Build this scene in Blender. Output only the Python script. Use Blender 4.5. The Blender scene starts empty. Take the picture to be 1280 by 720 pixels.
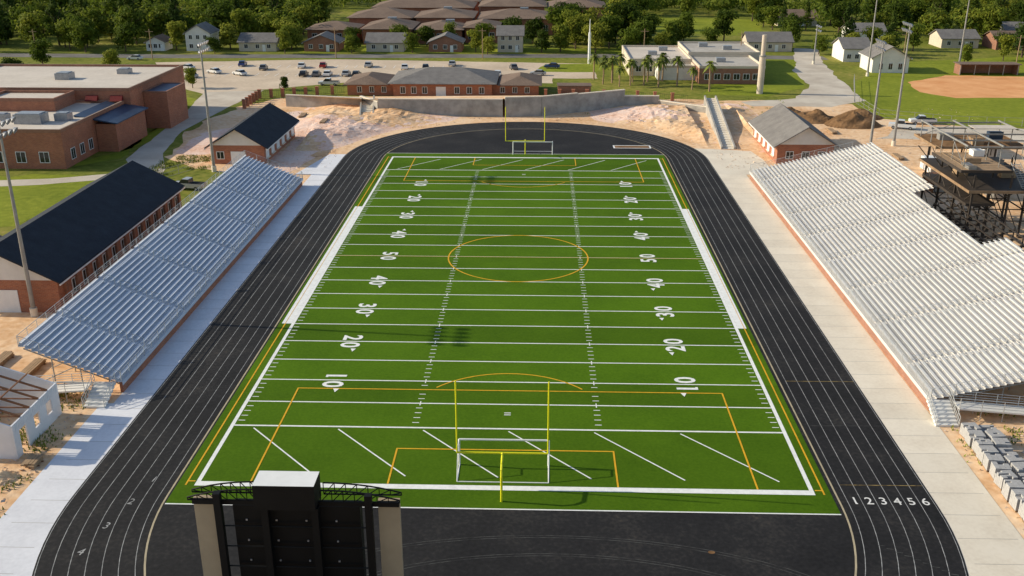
import bpy, math, random
from mathutils import Vector, Matrix, noise
rnd = random.Random(7)
SC = bpy.context.scene
COL = SC.collection

# ------------------------------------------------------------------ materials
def nmat(name, stops, scale=1.0, rough=0.8, metal=0.0, detail=6, bump=0.0, bscale=None, scale2=None, mix2=0.35, spec=0.3, rand=0.0, transl=0.0, panel=None):
    m = bpy.data.materials.new(name); m.use_nodes = True
    nt = m.node_tree; N = nt.nodes; L = nt.links
    b = N['Principled BSDF']
    b.inputs['Roughness'].default_value = rough
    b.inputs['Metallic'].default_value = metal
    b.inputs['Specular IOR Level'].default_value = spec
    tc = N.new('ShaderNodeTexCoord')
    no = N.new('ShaderNodeTexNoise'); no.inputs['Scale'].default_value = scale; no.inputs['Detail'].default_value = detail
    no.inputs['Roughness'].default_value = 0.62
    L.new(tc.outputs['Object'], no.inputs['Vector'])
    fac = no.outputs['Fac']
    if scale2:
        n2 = N.new('ShaderNodeTexNoise'); n2.inputs['Scale'].default_value = scale2; n2.inputs['Detail'].default_value = 3
        L.new(tc.outputs['Object'], n2.inputs['Vector'])
        mx = N.new('ShaderNodeMix'); mx.data_type = 'FLOAT'; mx.inputs[0].default_value = mix2
        L.new(fac, mx.inputs[2]); L.new(n2.outputs['Fac'], mx.inputs[3]); fac = mx.outputs[0]
    if rand:
        oi = N.new('ShaderNodeObjectInfo')
        ma = N.new('ShaderNodeMath'); ma.operation = 'MULTIPLY_ADD'; ma.inputs[1].default_value = rand; ma.inputs[2].default_value = -rand/2
        L.new(oi.outputs['Random'], ma.inputs[0])
        ad = N.new('ShaderNodeMath'); ad.operation = 'ADD'
        L.new(fac, ad.inputs[0]); L.new(ma.outputs[0], ad.inputs[1]); fac = ad.outputs[0]
    cr = N.new('ShaderNodeValToRGB'); L.new(fac, cr.inputs['Fac'])
    el = cr.color_ramp.elements
    while len(el) < len(stops): el.new(0.5)
    for e, (p, c) in zip(el, stops):
        e.position = p; e.color = (c[0], c[1], c[2], 1)
    colout = cr.outputs['Color']
    if panel:
        pl_, off, amt = panel
        sx = N.new('ShaderNodeSeparateXYZ'); L.new(tc.outputs['Object'], sx.inputs[0])
        a1 = N.new('ShaderNodeMath'); a1.operation = 'SUBTRACT'; a1.inputs[1].default_value = off; L.new(sx.outputs[1], a1.inputs[0])
        a2 = N.new('ShaderNodeMath'); a2.operation = 'DIVIDE'; a2.inputs[1].default_value = pl_; L.new(a1.outputs[0], a2.inputs[0])
        a3 = N.new('ShaderNodeMath'); a3.operation = 'FLOOR'; L.new(a2.outputs[0], a3.inputs[0])
        wn = N.new('ShaderNodeTexWhiteNoise'); wn.noise_dimensions = '1D'; L.new(a3.outputs[0], wn.inputs['W'])
        mr = N.new('ShaderNodeMapRange'); mr.inputs[3].default_value = 1-amt; mr.inputs[4].default_value = 1+amt; L.new(wn.outputs['Value'], mr.inputs[0])
        vm = N.new('ShaderNodeVectorMath'); vm.operation = 'SCALE'; L.new(colout, vm.inputs[0]); L.new(mr.outputs[0], vm.inputs['Scale']); colout = vm.outputs[0]
    L.new(colout, b.inputs['Base Color'])
    if bump:
        bn = N.new('ShaderNodeTexNoise'); bn.inputs['Scale'].default_value = bscale or scale*4; bn.inputs['Detail'].default_value = 4
        L.new(tc.outputs['Object'], bn.inputs['Vector'])
        bp = N.new('ShaderNodeBump'); bp.inputs['Strength'].default_value = bump; bp.inputs['Distance'].default_value = 0.1
        L.new(bn.outputs['Fac'], bp.inputs['Height']); L.new(bp.outputs['Normal'], b.inputs['Normal'])
    if transl:
        tr = N.new('ShaderNodeBsdfTranslucent'); L.new(cr.outputs['Color'], tr.inputs['Color'])
        ms = N.new('ShaderNodeMixShader'); ms.inputs[0].default_value = transl
        L.new(b.outputs[0], ms.inputs[1]); L.new(tr.outputs[0], ms.inputs[2]); L.new(ms.outputs[0], N['Material Output'].inputs[0])
    return m

def two(c, k=0.75, lo=0.35, hi=0.65):
    return [(lo, (c[0]*k, c[1]*k, c[2]*k)), (hi, c)]

def brickmat(name, c1, c2, mortar, w=0.45, h=0.16):
    m = bpy.data.materials.new(name); m.use_nodes = True
    nt = m.node_tree; N = nt.nodes; L = nt.links; b = N['Principled BSDF']
    b.inputs['Roughness'].default_value = 0.85
    tc = N.new('ShaderNodeTexCoord'); sx = N.new('ShaderNodeSeparateXYZ'); L.new(tc.outputs['Object'], sx.inputs[0])
    ad = N.new('ShaderNodeMath'); ad.operation = 'ADD'; L.new(sx.outputs[0], ad.inputs[0]); L.new(sx.outputs[1], ad.inputs[1])
    cb = N.new('ShaderNodeCombineXYZ'); L.new(ad.outputs[0], cb.inputs[0]); L.new(sx.outputs[2], cb.inputs[1])
    br = N.new('ShaderNodeTexBrick'); br.inputs['Scale'].default_value = 1
    br.inputs['Brick Width'].default_value = w; br.inputs['Row Height'].default_value = h; br.inputs['Mortar Size'].default_value = 0.012
    br.inputs['Color1'].default_value = (*c1, 1); br.inputs['Color2'].default_value = (*c2, 1); br.inputs['Mortar'].default_value = (*mortar, 1)
    L.new(cb.outputs[0], br.inputs['Vector'])
    no = N.new('ShaderNodeTexNoise'); no.inputs['Scale'].default_value = 0.5; no.inputs['Detail'].default_value = 6
    L.new(tc.outputs['Object'], no.inputs['Vector'])
    mr = N.new('ShaderNodeMapRange'); mr.inputs[3].default_value = 0.7; mr.inputs[4].default_value = 1.25; L.new(no.outputs['Fac'], mr.inputs[0])
    vm = N.new('ShaderNodeVectorMath'); vm.operation = 'SCALE'; L.new(br.outputs['Color'], vm.inputs[0]); L.new(mr.outputs[0], vm.inputs['Scale'])
    L.new(vm.outputs[0], b.inputs['Base Color'])
    return m

M = {}
M['turf'] = nmat('turf_grass', [(0.3, (0.050, 0.112, 0.004)), (0.7, (0.096, 0.188, 0.008))], 0.09, 0.9, scale2=4.0, mix2=0.4, bump=0.3, bscale=25, spec=0.06, panel=(4.572, 9.144, .13))
M['white'] = nmat('white_paint', [(0.3, (0.74, 0.74, 0.71)), (0.6, (0.88, 0.88, 0.85))], 2.0, 0.7)
M['lane'] = nmat('lane_paint', [(0.3, (0.16, 0.16, 0.16)), (0.6, (0.42, 0.42, 0.41))], 1.5, 0.7)
M['faint'] = nmat('worn_paint', [(0.4, (0.03, 0.03, 0.03)), (0.6, (0.10, 0.10, 0.095))], 1.2, 0.8)
M['faintyellow'] = nmat('worn_yellow_paint', [(0.4, (0.10, 0.07, 0.03)), (0.6, (0.38, 0.27, 0.10))], 1.2, 0.8)
M['yellowline'] = nmat('orange_yellow_line', [(0.3, (0.62, 0.32, 0.01)), (0.6, (0.78, 0.42, 0.015))], 2.0, 0.7)
M['track'] = nmat('track_asphalt', [(0.34, (0.010, 0.0095, 0.010)), (0.52, (0.020, 0.019, 0.0195)), (0.62, (0.036, 0.033, 0.031)), (0.74, (0.085, 0.065, 0.048))], 0.14, 0.8, detail=9, scale2=3.0, mix2=0.4, bump=0.2, bscale=30, spec=0.2)
M['kerb'] = nmat('curb_concrete', two((0.5, 0.42, 0.28)), 1.0, 0.8)
M['conc'] = nmat('walkway_concrete', [(0.3, (0.68, 0.595, 0.475)), (0.55, (0.79, 0.71, 0.58)), (0.72, (0.82, 0.74, 0.62))], 0.3, 0.85, scale2=3, bump=0.1, panel=(3.0, 0, .05))
M['concshade'] = nmat('shade_tinted_walkway_concrete', [(0.3, (0.64, 0.64, 0.67)), (0.55, (0.76, 0.76, 0.79)), (0.72, (0.80, 0.80, 0.83))], 0.3, 0.8, scale2=3, bump=0.1, panel=(3.0, 0, .04))  # left walkway concrete, bluish shade from beside the stand mixed into its colour
M['wallconc'] = nmat('retaining_concrete', [(0.35, (0.30, 0.28, 0.25)), (0.65, (0.46, 0.43, 0.385))], 0.5, 0.9)
M['dirt'] = nmat('construction_dirt', [(0.30, (0.38, 0.19, 0.09)), (0.42, (0.70, 0.42, 0.22)), (0.55, (0.84, 0.58, 0.36)), (0.68, (0.86, 0.67, 0.48)), (0.8, (0.64, 0.39, 0.22))], 0.085, 0.95, detail=12, scale2=1.1, mix2=0.38, bump=0.9, bscale=1.0, spec=0.1)
M['pink'] = nmat('pale_clay_dirt', [(0.3, (0.54, 0.28, 0.18)), (0.45, (0.80, 0.53, 0.40)), (0.6, (0.86, 0.68, 0.59)), (0.72, (0.72, 0.45, 0.29))], 0.16, 0.95, detail=12, scale2=1.6, mix2=0.4, bump=0.9, bscale=1.3, spec=0.1)
M['soil'] = nmat('brown_soil', [(0.3, (0.12, 0.065, 0.03)), (0.7, (0.31, 0.18, 0.09))], 0.5, 0.95, detail=8, bump=0.8, bscale=2, spec=0.1)
M['field'] = nmat('rough_grass', [(0.32, (0.08, 0.10, 0.012)), (0.48, (0.16, 0.185, 0.025)), (0.6, (0.27, 0.25, 0.05)), (0.72, (0.46, 0.33, 0.15))], 0.03, 0.95, detail=10, scale2=0.7, mix2=0.4, bump=0.6, bscale=2, spec=0.1)
M['lawn'] = nmat('mown_lawn', [(0.35, (0.15, 0.19, 0.015)), (0.6, (0.26, 0.29, 0.028)), (0.75, (0.44, 0.37, 0.09))], 0.05, 0.95, detail=8, scale2=0.8, mix2=0.4, bump=0.4, bscale=3, spec=0.1)
M['clay'] = nmat('infield_clay', [(0.35, (0.70, 0.32, 0.13)), (0.65, (0.82, 0.43, 0.20))], 0.2, 0.95, bump=0.2, spec=0.1)
M['lot'] = nmat('parking_asphalt', [(0.35, (0.50, 0.39, 0.28)), (0.65, (0.70, 0.565, 0.42))], 0.08, 0.9, detail=8, scale2=1.0)
M['road'] = nmat('road_surface', [(0.35, (0.48, 0.41, 0.33)), (0.65, (0.64, 0.57, 0.47))], 0.15, 0.9, detail=8)
M['dkroad'] = nmat('dark_asphalt', [(0.35, (0.13, 0.12, 0.11)), (0.65, (0.22, 0.205, 0.185))], 0.15, 0.9, detail=8)
M['alum'] = nmat('aluminium_deck', [(0.35, (0.56, 0.54, 0.52)), (0.65, (0.66, 0.64, 0.61))], 0.2, 0.5, metal=0.05, scale2=1.2)
M['bench'] = nmat('aluminium_bench', [(0.35, (0.74, 0.72, 0.68)), (0.65, (0.82, 0.80, 0.76))], 0.25, 0.45, metal=0.05)
M['alumshade'] = nmat('shade_tinted_aluminium_deck', [(0.35, (0.56, 0.59, 0.66)), (0.65, (0.68, 0.71, 0.77))], 0.2, 0.5, metal=0.05, scale2=1.2)  # left stand copy of the deck metal, blue skylit shade painted into it
M['benchshade'] = nmat('shade_tinted_aluminium_bench', [(0.35, (0.82, 0.84, 0.87)), (0.65, (0.89, 0.90, 0.92))], 0.25, 0.45, metal=0.0)  # left stand benches, cool tint of the shaded side put into the colour
M['rail'] = nmat('galvanised_rail', two((0.62, 0.62, 0.6)), 1.0, 0.4, metal=0.3)
M['steel'] = nmat('dark_steel', two((0.07, 0.055, 0.045)), 1.0, 0.6, metal=0.2)
M['gsteel'] = nmat('grey_steel', two((0.36, 0.35, 0.33)), 1.0, 0.5, metal=0.3)
M['black'] = nmat('black_paint', two((0.006, 0.006, 0.0065)), 1.0, 0.6, spec=0.2)
M['beige'] = nmat('tan_panel', two((0.44, 0.35, 0.235), 0.8), 0.3, 0.7)
M['tanframe'] = nmat('brown_plywood_edge', two((0.36, 0.23, 0.13), 0.6), 0.8, 0.8)
M['towertan'] = nmat('pale_tan_cylinder', two((0.66, 0.56, 0.45), 0.85), 0.4, 0.6)
M['lamp'] = nmat('lamp_housing', two((0.38, 0.39, 0.41)), 2.0, 0.35, metal=0.4)
M['yellow'] = nmat('yellow_goal_paint', two((0.82, 0.78, 0.02), 0.92), 1.0, 0.4)
M['whitep'] = nmat('white_gloss', two((0.84, 0.84, 0.82), 0.92), 1.0, 0.45)
M['brick'] = brickmat('red_brick', (0.43, 0.15, 0.07), (0.32, 0.10, 0.05), (0.38, 0.27, 0.2))
M['brick2'] = brickmat('brown_brick', (0.35, 0.15, 0.085), (0.26, 0.105, 0.06), (0.3, 0.22, 0.17))
M['brick3'] = brickmat('muted_brick', (0.36, 0.155, 0.09), (0.28, 0.115, 0.07), (0.34, 0.25, 0.2))
M['navyroof'] = nmat('navy_shingles', [(0.35, (0.018, 0.022, 0.03)), (0.65, (0.035, 0.042, 0.055))], 0.6, 0.8, scale2=12, mix2=0.5, bump=0.4, bscale=8, spec=0.2)
M['greyroof'] = nmat('grey_shingles', [(0.35, (0.14, 0.13, 0.125)), (0.65, (0.25, 0.235, 0.22))], 0.6, 0.9, scale2=12, mix2=0.5, bump=0.4, bscale=8, spec=0.2)
M['brownroof'] = nmat('brown_shingles', [(0.35, (0.15, 0.105, 0.08)), (0.65, (0.25, 0.18, 0.135))], 0.2, 0.9, scale2=3, mix2=0.5, spec=0.2)
M['membrane'] = nmat('pale_membrane_roof', [(0.35, (0.54, 0.47, 0.39)), (0.65, (0.70, 0.62, 0.53))], 0.12, 0.8, detail=8, scale2=1.5)
M['greymem'] = nmat('grey_membrane_roof', [(0.35, (0.34, 0.31, 0.27)), (0.65, (0.52, 0.48, 0.42))], 0.12, 0.8, detail=8, scale2=1.5)
M['blueroof'] = nmat('blue_metal_roof', two((0.05, 0.085, 0.15)), 0.5, 0.45, metal=0.3)
M['stucco'] = nmat('white_siding', two((0.80, 0.76, 0.70), 0.88), 0.6, 0.8)
M['siding'] = nmat('tan_siding', two((0.64, 0.55, 0.43), 0.88), 0.6, 0.8)
M['metalwall'] = nmat('white_metal_sheet', two((0.78, 0.78, 0.80), 0.9), 0.6, 0.5)
M['glass'] = nmat('window_glass', two((0.02, 0.025, 0.03)), 1.0, 0.12, spec=0.6)
M['maroon'] = nmat('maroon_awning', two((0.2, 0.015, 0.015)), 1.0, 0.7)
M['wood'] = nmat('timber', two((0.40, 0.27, 0.16)), 1.5, 0.8)
M['rust'] = nmat('rusty_rafter', two((0.26, 0.12, 0.06)), 1.5, 0.8)
M['block'] = nmat('concrete_block', two((0.46, 0.45, 0.44), 0.8), 2.5, 0.9)
M['rubber'] = nmat('tyre_rubber', two((0.012, 0.012, 0.012)), 1.0, 0.8)
M['bark'] = nmat('tree_bark', two((0.13, 0.09, 0.06)), 3.0, 0.9, bump=0.5)
M['leafA'] = nmat('broad_leaves', [(0.25, (0.035, 0.060, 0.007)), (0.5, (0.12, 0.165, 0.017)), (0.75, (0.27, 0.28, 0.035))], 0.3, 0.75, scale2=1.2, rand=0.5, spec=0.12, transl=.45)
M['leafW'] = nmat('woodland_leaves', [(0.32, (0.03, 0.055, 0.007)), (0.48, (0.10, 0.145, 0.017)), (0.66, (0.26, 0.275, 0.035))], 0.08, 0.75, scale2=.8, mix2=.4, spec=0.12, transl=.45)
M['leafB'] = nmat('pine_needles', [(0.25, (0.02, 0.042, 0.009)), (0.5, (0.062, 0.098, 0.016)), (0.75, (0.15, 0.18, 0.028))], 0.35, 0.8, scale2=1.5, rand=0.3, spec=0.12, transl=.4)
M['palmleaf'] = nmat('palm_fronds', [(0.3, (0.06, 0.09, 0.012)), (0.7, (0.2, 0.23, 0.03))], 1.0, 0.7, rand=0.3)
M['weed'] = nmat('weed_leaves', [(0.3, (0.09, 0.14, 0.012)), (0.7, (0.28, 0.29, 0.05))], 0.6, 0.9)
M['stone'] = nmat('rubble_stone', [(0.3, (0.42, 0.28, 0.19)), (0.7, (0.82, 0.68, 0.55))], 0.5, 0.95)

# ------------------------------------------------------------------ mesh builder
class MB:
    def __init__(s): s.v = []; s.f = []; s.m = []
    def face(s, pts, mi=0):
        b = len(s.v); s.v += [tuple(p) for p in pts]; s.f.append(tuple(range(b, b+len(pts)))); s.m.append(mi)
    def solid(s, bot, top, mi=0, mtop=None):
        n = len(bot); b = len(s.v); s.v += [tuple(p) for p in bot] + [tuple(p) for p in top]
        s.f.append(tuple(range(b+n-1, b-1, -1))); s.m.append(mi)
        s.f.append(tuple(range(b+n, b+2*n))); s.m.append(mi if mtop is None else mtop)
        for i in range(n):
            j = (i+1) % n; s.f.append((b+i, b+j, b+n+j, b+n+i)); s.m.append(mi)
    def box(s, x0, x1, y0, y1, z0, z1, mi=0, mtop=None):
        if x0 > x1: x0, x1 = x1, x0
        if y0 > y1: y0, y1 = y1, y0
        c = [(x0, y0), (x1, y0), (x1, y1), (x0, y1)]
        s.solid([(a, b, z0) for a, b in c], [(a, b, z1) for a, b in c], mi, mtop)
    def tube(s, p0, p1, r, n=6, mi=0, r2=None):
        p0 = Vector(p0); p1 = Vector(p1); d = (p1-p0).normalized()
        u = d.orthogonal().normalized(); w = d.cross(u); r2 = r if r2 is None else r2
        A = [(p0 + (u*math.cos(2*math.pi*i/n)+w*math.sin(2*math.pi*i/n))*r) for i in range(n)]
        B = [(p1 + (u*math.cos(2*math.pi*i/n)+w*math.sin(2*math.pi*i/n))*r2) for i in range(n)]
        s.solid(A, B, mi)
    def gable(s, x0, x1, y0, y1, z, zr, axis='y', t=0.18, mi=0):
        if axis == 'y':
            xm = (x0+x1)/2
            P = lambda y: [(x0, y, z), (xm, y, zr), (x1, y, z), (x1, y, z+t), (xm, y, zr+t), (x0, y, z+t)]
            s.solid(P(y0), P(y1), mi)
        else:
            ym = (y0+y1)/2
            P = lambda x: [(x, y0, z), (x, ym, zr), (x, y1, z), (x, y1, z+t), (x, ym, zr+t), (x, y0, z+t)]
            s.solid(P(x0), P(x1), mi)
    def hip(s, x0, x1, y0, y1, z, zr, mi=0, t=0.15):
        w = x1-x0; d = y1-y0
        s.box(x0, x1, y0, y1, z, z+t, mi)
        z += t+0.002
        if w >= d:
            i = d/2; a = (x0+i*0.9, (y0+y1)/2, zr); b = (x1-i*0.9, (y0+y1)/2, zr)
            c = [(x0, y0, z), (x1, y0, z), (x1, y1, z), (x0, y1, z)]
            s.face([c[0], c[1], b, a], mi); s.face([c[1], c[2], b], mi); s.face([c[2], c[3], a, b], mi); s.face([c[3], c[0], a], mi)
        else:
            i = w/2; a = ((x0+x1)/2, y0+i*0.9, zr); b = ((x0+x1)/2, y1-i*0.9, zr)
            c = [(x0, y0, z), (x1, y0, z), (x1, y1, z), (x0, y1, z)]
            s.face([c[0], c[1], a], mi); s.face([c[1], c[2], b, a], mi); s.face([c[2], c[3], b], mi); s.face([c[3], c[0], a, b], mi)

WL = {}
def thing(name, label, cat, loc=(0, 0, 0), group=None):
    o = bpy.data.objects.new(name, None); o.empty_display_size = 0.3; COL.objects.link(o)
    o.location = loc; o['label'] = label; o['category'] = cat
    if group: o['group'] = group
    WL[o] = Vector(loc); return o
def mk(name, mb, mats, parent=None, smooth=False, **props):
    me = bpy.data.meshes.new(name)
    off = WL.get(parent, Vector((0, 0, 0))) if parent else Vector((0, 0, 0))
    me.from_pydata([(v[0]-off.x, v[1]-off.y, v[2]-off.z) for v in mb.v], [], mb.f)
    for m in mats: me.materials.append(M[m])
    me.polygons.foreach_set('material_index', mb.m)
    if smooth: me.polygons.foreach_set('use_smooth', [True]*len(mb.f))
    me.update()
    o = bpy.data.objects.new(name, me); COL.objects.link(o)
    if parent: o.parent = parent
    WL[o] = off
    for k, v in props.items(): o[k] = v
    return o
def struct(name, mb, mats, **p): return mk(name, mb, mats, kind='structure', **p)
def copy_thing(src, loc, rz=0, sc=(1, 1, 1), label=None):
    o = src.copy(); COL.objects.link(o); o.location = loc; o.rotation_euler = (0, 0, rz); o.scale = sc
    if label: o['label'] = label
    def rec(a, b):
        for c in a.children:
            k = c.copy(); COL.objects.link(k); k.parent = b; rec(c, k)
    rec(src, o); return o

def patch(name, pts, z, mat, jit=0.6, step=3.0, sd=0):
    out = []
    n = len(pts)
    for i in range(n):
        a = Vector((*pts[i], 0)); b = Vector((*pts[(i+1) % n], 0)); k = max(1, int((b-a).length/step))
        for j in range(k):
            p = a.lerp(b, j/k)
            if jit: p = p + Vector((noise.noise(p*0.21+Vector((sd, 0, 0))), noise.noise(p*0.21+Vector((9, sd, 0))), 0))*jit*2 + Vector((noise.noise(p*0.9), noise.noise(p*0.9+Vector((5, 5, 5))), 0))*jit*0.6
            out.append((p.x, p.y, z))
    mb = MB(); mb.face(out); return struct(name, mb, [mat])

# ------------------------------------------------------------------ ground
mb = MB(); mb.face([(-3000, -2000, 0), (3000, -2000, 0), (3000, 5000, 0), (-3000, 5000, 0)]); struct('ground', mb, ['field'])
patch('dirt_ground', [(-80, -75), (-80, 20), (-66, 36), (-50, 42), (-50, 96), (-66, 108), (-70, 130), (-67, 158), (-60, 170), (60, 170), (75, 165), (78, 152), (92, 141), (125, 133), (135, 60), (135, -75)], 0.008, 'dirt', 1.2)
patch('pale_clay_ground', [(-62, 128), (-58, 150), (-40, 158), (-28, 146), (-35, 132), (-39, 115), (-41, 98), (-46, 100), (-45, 126)], 0.016, 'pink', 1.5)
patch('pale_clay_ground', [(-66, 112), (-57, 112), (-57, 126), (-60, 136), (-66, 130)], 0.016, 'pink', 1.0)
patch('pale_clay_ground', [(26, 146), (30, 158), (38, 158), (42, 140), (44, 128), (39, 124), (34, 135)], 0.016, 'pink', 1.2)
patch('parking_lot', [(-112, 227), (-60, 235), (18, 228), (18, 201), (6, 201), (6, 193), (-48, 193), (-68, 181), (-80, 174), (-95, 189)], 0.012, 'lot', 0.3)
patch('road', [(-260, 239), (-112, 236), (30, 241), (90, 238), (90, 246), (30, 249), (-112, 244), (-260, 247)], 0.018, 'dkroad', 0.1)
patch('driveway', [(-81, 177), (-67, 180), (-69, 160), (-71, 131), (-68, 112), (-63, 100), (-61, 84), (-66, 66), (-71, 66), (-66, 84), (-68, 98), (-73, 107), (-76, 143)], 0.020, 'road', 0.2)
patch('driveway', [(-110, 88), (-80, 93), (-68, 98), (-68, 94), (-80, 89), (-110, 83)], 0.020, 'road', 0.1)
patch('grass_strip', [(-84, 171), (-77, 165), (-78, 146), (-77, 128), (-74, 108), (-80, 101), (-81, 104), (-74.5, 118), (-74, 132), (-73, 146), (-80, 150), (-84, 160)], 0.016, 'lawn', 0.5)
patch('lawn', [(-110, 92), (-78, 96), (-70, 92), (-68, 84), (-73, 66), (-110, 60)], 0.014, 'lawn', 0.8)
patch('lawn', [(1, 212), (18, 212), (27, 222), (18, 228), (4, 227)], 0.022, 'lawn', 0.3)
patch('lawn', [(37, 314), (39, 362), (92, 354), (84, 297), (66, 300)], 0.012, 'lawn', 1.5)
patch('lawn', [(86, 198), (105, 232), (160, 250), (260, 250), (260, 140), (104, 139), (89, 142), (77, 149), (77, 168)], 0.016, 'lawn', 0.8)
patch('lawn', [(53, 206), (72, 246), (82, 238), (70, 188), (58, 175), (43, 178)], 0.014, 'lawn', 0.6)
patch('lawn', [(-75, 250), (-75, 268), (30, 262), (36, 250)], 0.012, 'lawn', 1.0)
patch('baseball_infield', [(100, 197), (114, 209), (134, 208), (170, 205), (170, 172), (120, 175), (103, 174), (97, 182)], 0.024, 'clay', 0.5)
patch('dirt_road', [(86, 265), (74, 214), (72, 190), (64, 172), (50, 168), (52, 162), (70, 162), (80, 170), (83, 200), (87, 235), (93, 262)], 0.022, 'road', 0.5)
patch('dirt_road', [(70, 128), (78, 139), (92, 141), (125, 133), (125, 122), (90, 126)], 0.020, 'road', 0.8)

mb = MB()
for (x0, x1, y) in [(-98, -50, 205), (-60, -2, 201), (-90, -20, 220)]:
    x = x0
    while x < x1:
        mb.face([(x, y-2.6, 0.03), (x+0.14, y-2.6, 0.03), (x+0.14, y+2.6, 0.03), (x, y+2.6, 0.03)]); x += 2.8
struct('parking_stall_lines', mb, ['white'])

# walkways
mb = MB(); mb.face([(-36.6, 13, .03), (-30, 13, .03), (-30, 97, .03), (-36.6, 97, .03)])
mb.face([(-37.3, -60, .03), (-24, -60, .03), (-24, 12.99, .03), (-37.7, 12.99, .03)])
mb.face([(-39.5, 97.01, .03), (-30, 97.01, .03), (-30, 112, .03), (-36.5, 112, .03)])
struct('walkway', mb, ['concshade'])
mb = MB(); mb.face([(30, -50, .03), (37.8, -50, .03), (38.3, 14, .03), (38.3, 99, .03), (30, 99, .03)])
mb.face([(30, 99.01, .03), (43.5, 99.01, .03), (43.5, 110, .03), (42.5, 117, .03), (30, 119, .03)])
struct('walkway', mb, ['conc'])
mb = MB()
y = -48
while y < 98:
    mb.face([(33.4, y, .035), (37.75, y, .035), (37.75, y+.04, .035), (33.4, y+.04, .035)])
    if y < 96: mb.face([(-36.5, y, .035), (-33.3, y, .035), (-33.3, y+.04, .035), (-36.5, y+.04, .035)])
    y += 3.0
struct('walkway_joints', mb, ['wallconc'])

# track
CYF, CYN = 109.3, -2.0
def loop(r, n=64):
    P = []
    for i in range(n+1):
        a = math.pi*i/n; P.append((r*math.cos(a), CYF+r*math.sin(a)))
    for i in range(n+1):
        a = math.pi+math.pi*i/n; P.append((r*math.cos(a), CYN+r*math.sin(a)))
    return P
mb = MB(); mb.face([(x, y, .045) for x, y in loop(33.5)]); struct('running_track', mb, ['track'])
def ring(mb, r, w, z, mi=0):
    A = loop(r-w/2); B = loop(r+w/2)
    for i in range(len(A)):
        j = (i+1) % len(A)
        mb.face([(*A[i], z), (*B[i], z), (*B[j], z), (*A[j], z)], mi)
mb = MB()
for i in range(7): ring(mb, 26.75+1.1*i, 0.05, .053)
struct('lane_lines', mb, ['lane'])
mb = MB(); ring(mb, 26.12, 0.14, .054); struct('track_inner_line', mb, ['kerb'])

# turf
TX0, TX1, TY0, TY1 = -25.9, 25.75, -3.2, 113.0
mb = MB(); mb.face([(TX0, TY0, .062), (TX1, TY0, .062), (TX1, TY1, .062), (TX0, TY1, .062)]); struct('turf_field', mb, ['turf'])
YD = 0.9144; G = 9.144
W = MB(); zw = .070
def q(m, x0, x1, y0, y1, z): m.face([(x0, y0, z), (x1, y0, z), (x1, y1, z), (x0, y1, z)])
for i in range(21):
    y = G+i*5*YD; w = .11 if i in (0, 20) else .085
    q(W, -24.15, 24.15, y-w, y+w, zw)
for i in range(1, 100):
    if i % 5 == 0: continue
    y = G+i*YD
    for x in (-8.13, 8.13): q(W, x-.3, x+.3, y-.05, y+.05, zw)
    for x in (-23.75, 23.75): q(W, x-.3, x+.3, y-.05, y+.05, zw)
for i in range(5, 100, 5):
    y = G+i*YD
    for x in (-8.13, 8.13): q(W, x-.05, x+.05, y-.4, y-.09, zw); q(W, x-.05, x+.05, y+.09, y+.4, zw)
q(W, -24.5, 24.5, -.65, 0, zw); q(W, -24.5, 24.5, 109.73, 110.3, zw)
q(W, -24.5, -24.16, .005, 109.725, zw); q(W, 24.16, 24.5, .005, 109.725, zw)
q(W, -25.6, -24.505, G+25*YD, G+75*YD, zw); q(W, 24.505, 25.45, G+25*YD, G+75*YD, zw)
q(W, TX0, TX1, TY0-.12, TY0+.02, zw); q(W, TX0, TX1, TY1-.02, TY1+.12, zw)
def seg(m, p, qn, w, z):
    d = Vector((qn[0]-p[0], qn[1]-p[1])).normalized(); n = Vector((-d.y, d.x))*w/2
    m.face([(p[0]-n.x, p[1]-n.y, z), (qn[0]-n.x, qn[1]-n.y, z), (qn[0]+n.x, qn[1]+n.y, z), (p[0]+n.x, p[1]+n.y, z)])
for k in range(6):
    x = -22.3+7.5*k
    seg(W, (x, 8.7), (x+6.9, 1.2), .13, zw)
    seg(W, (x, 101.1), (x+6.9, 108.5), .13, zw)
for yy in (G+3*YD, G+97*YD): q(W, -.3, .3, yy-.25, yy-.12, zw); q(W, -.3, .3, yy+.12, yy+.25, zw)
struct('white_field_lines', W, ['white'])
Yl = MB(); zy = .078
for x in (-25.2, 25.2):
    q(Yl, x-.07, x+.07, -.6, G+25*YD-.02, zy); q(Yl, x-.07, x+.07, G+75*YD+.02, 110.3, zy)
    q(Yl, x-.03, x+.03, G+25*YD, G+75*YD, zy)
for s, y0 in ((1, 0.0), (-1, 109.73)):
    for hw, dp in ((20.15, 16.46), (9.16, 5.5)):
        for x in (-hw, hw): a, b = sorted((y0+s*.02, y0+s*dp)); q(Yl, x-.075, x+.075, a, b, zy)
        yy = y0+s*dp; q(Yl, -hw-.06, hw+.06, yy+s*.01-.075, yy+s*.01+.075, zy+.004)
    P = []
    for i in range(41):
        a = -math.pi/2+math.pi*i/40; x = 9.15*math.sin(a); y = 11+9.15*math.cos(a)
        if y >= 16.46: P.append((x, y0+s*y))
    for a, b in zip(P, P[1:]): seg(Yl, a, b, .15, zy)
    q(Yl, -25.2, -24.6, y0-.07, y0+.07, zy-.002); q(Yl, 24.6, 25.13, y0-.07, y0+.07, zy-.002)
n = 96
for i in range(n):
    a = 2*math.pi*i/n; b = 2*math.pi*(i+1)/n
    seg(Yl, (9.15*math.cos(a), 54.86+9.15*math.sin(a)), (9.15*math.cos(b), 54.86+9.15*math.sin(b)), .18, zy)
q(Yl, -24.1, 24.1, 54.86-.085, 54.86-.005, zy+.004)
struct('yellow_field_lines', Yl, ['yellowline'])

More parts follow.
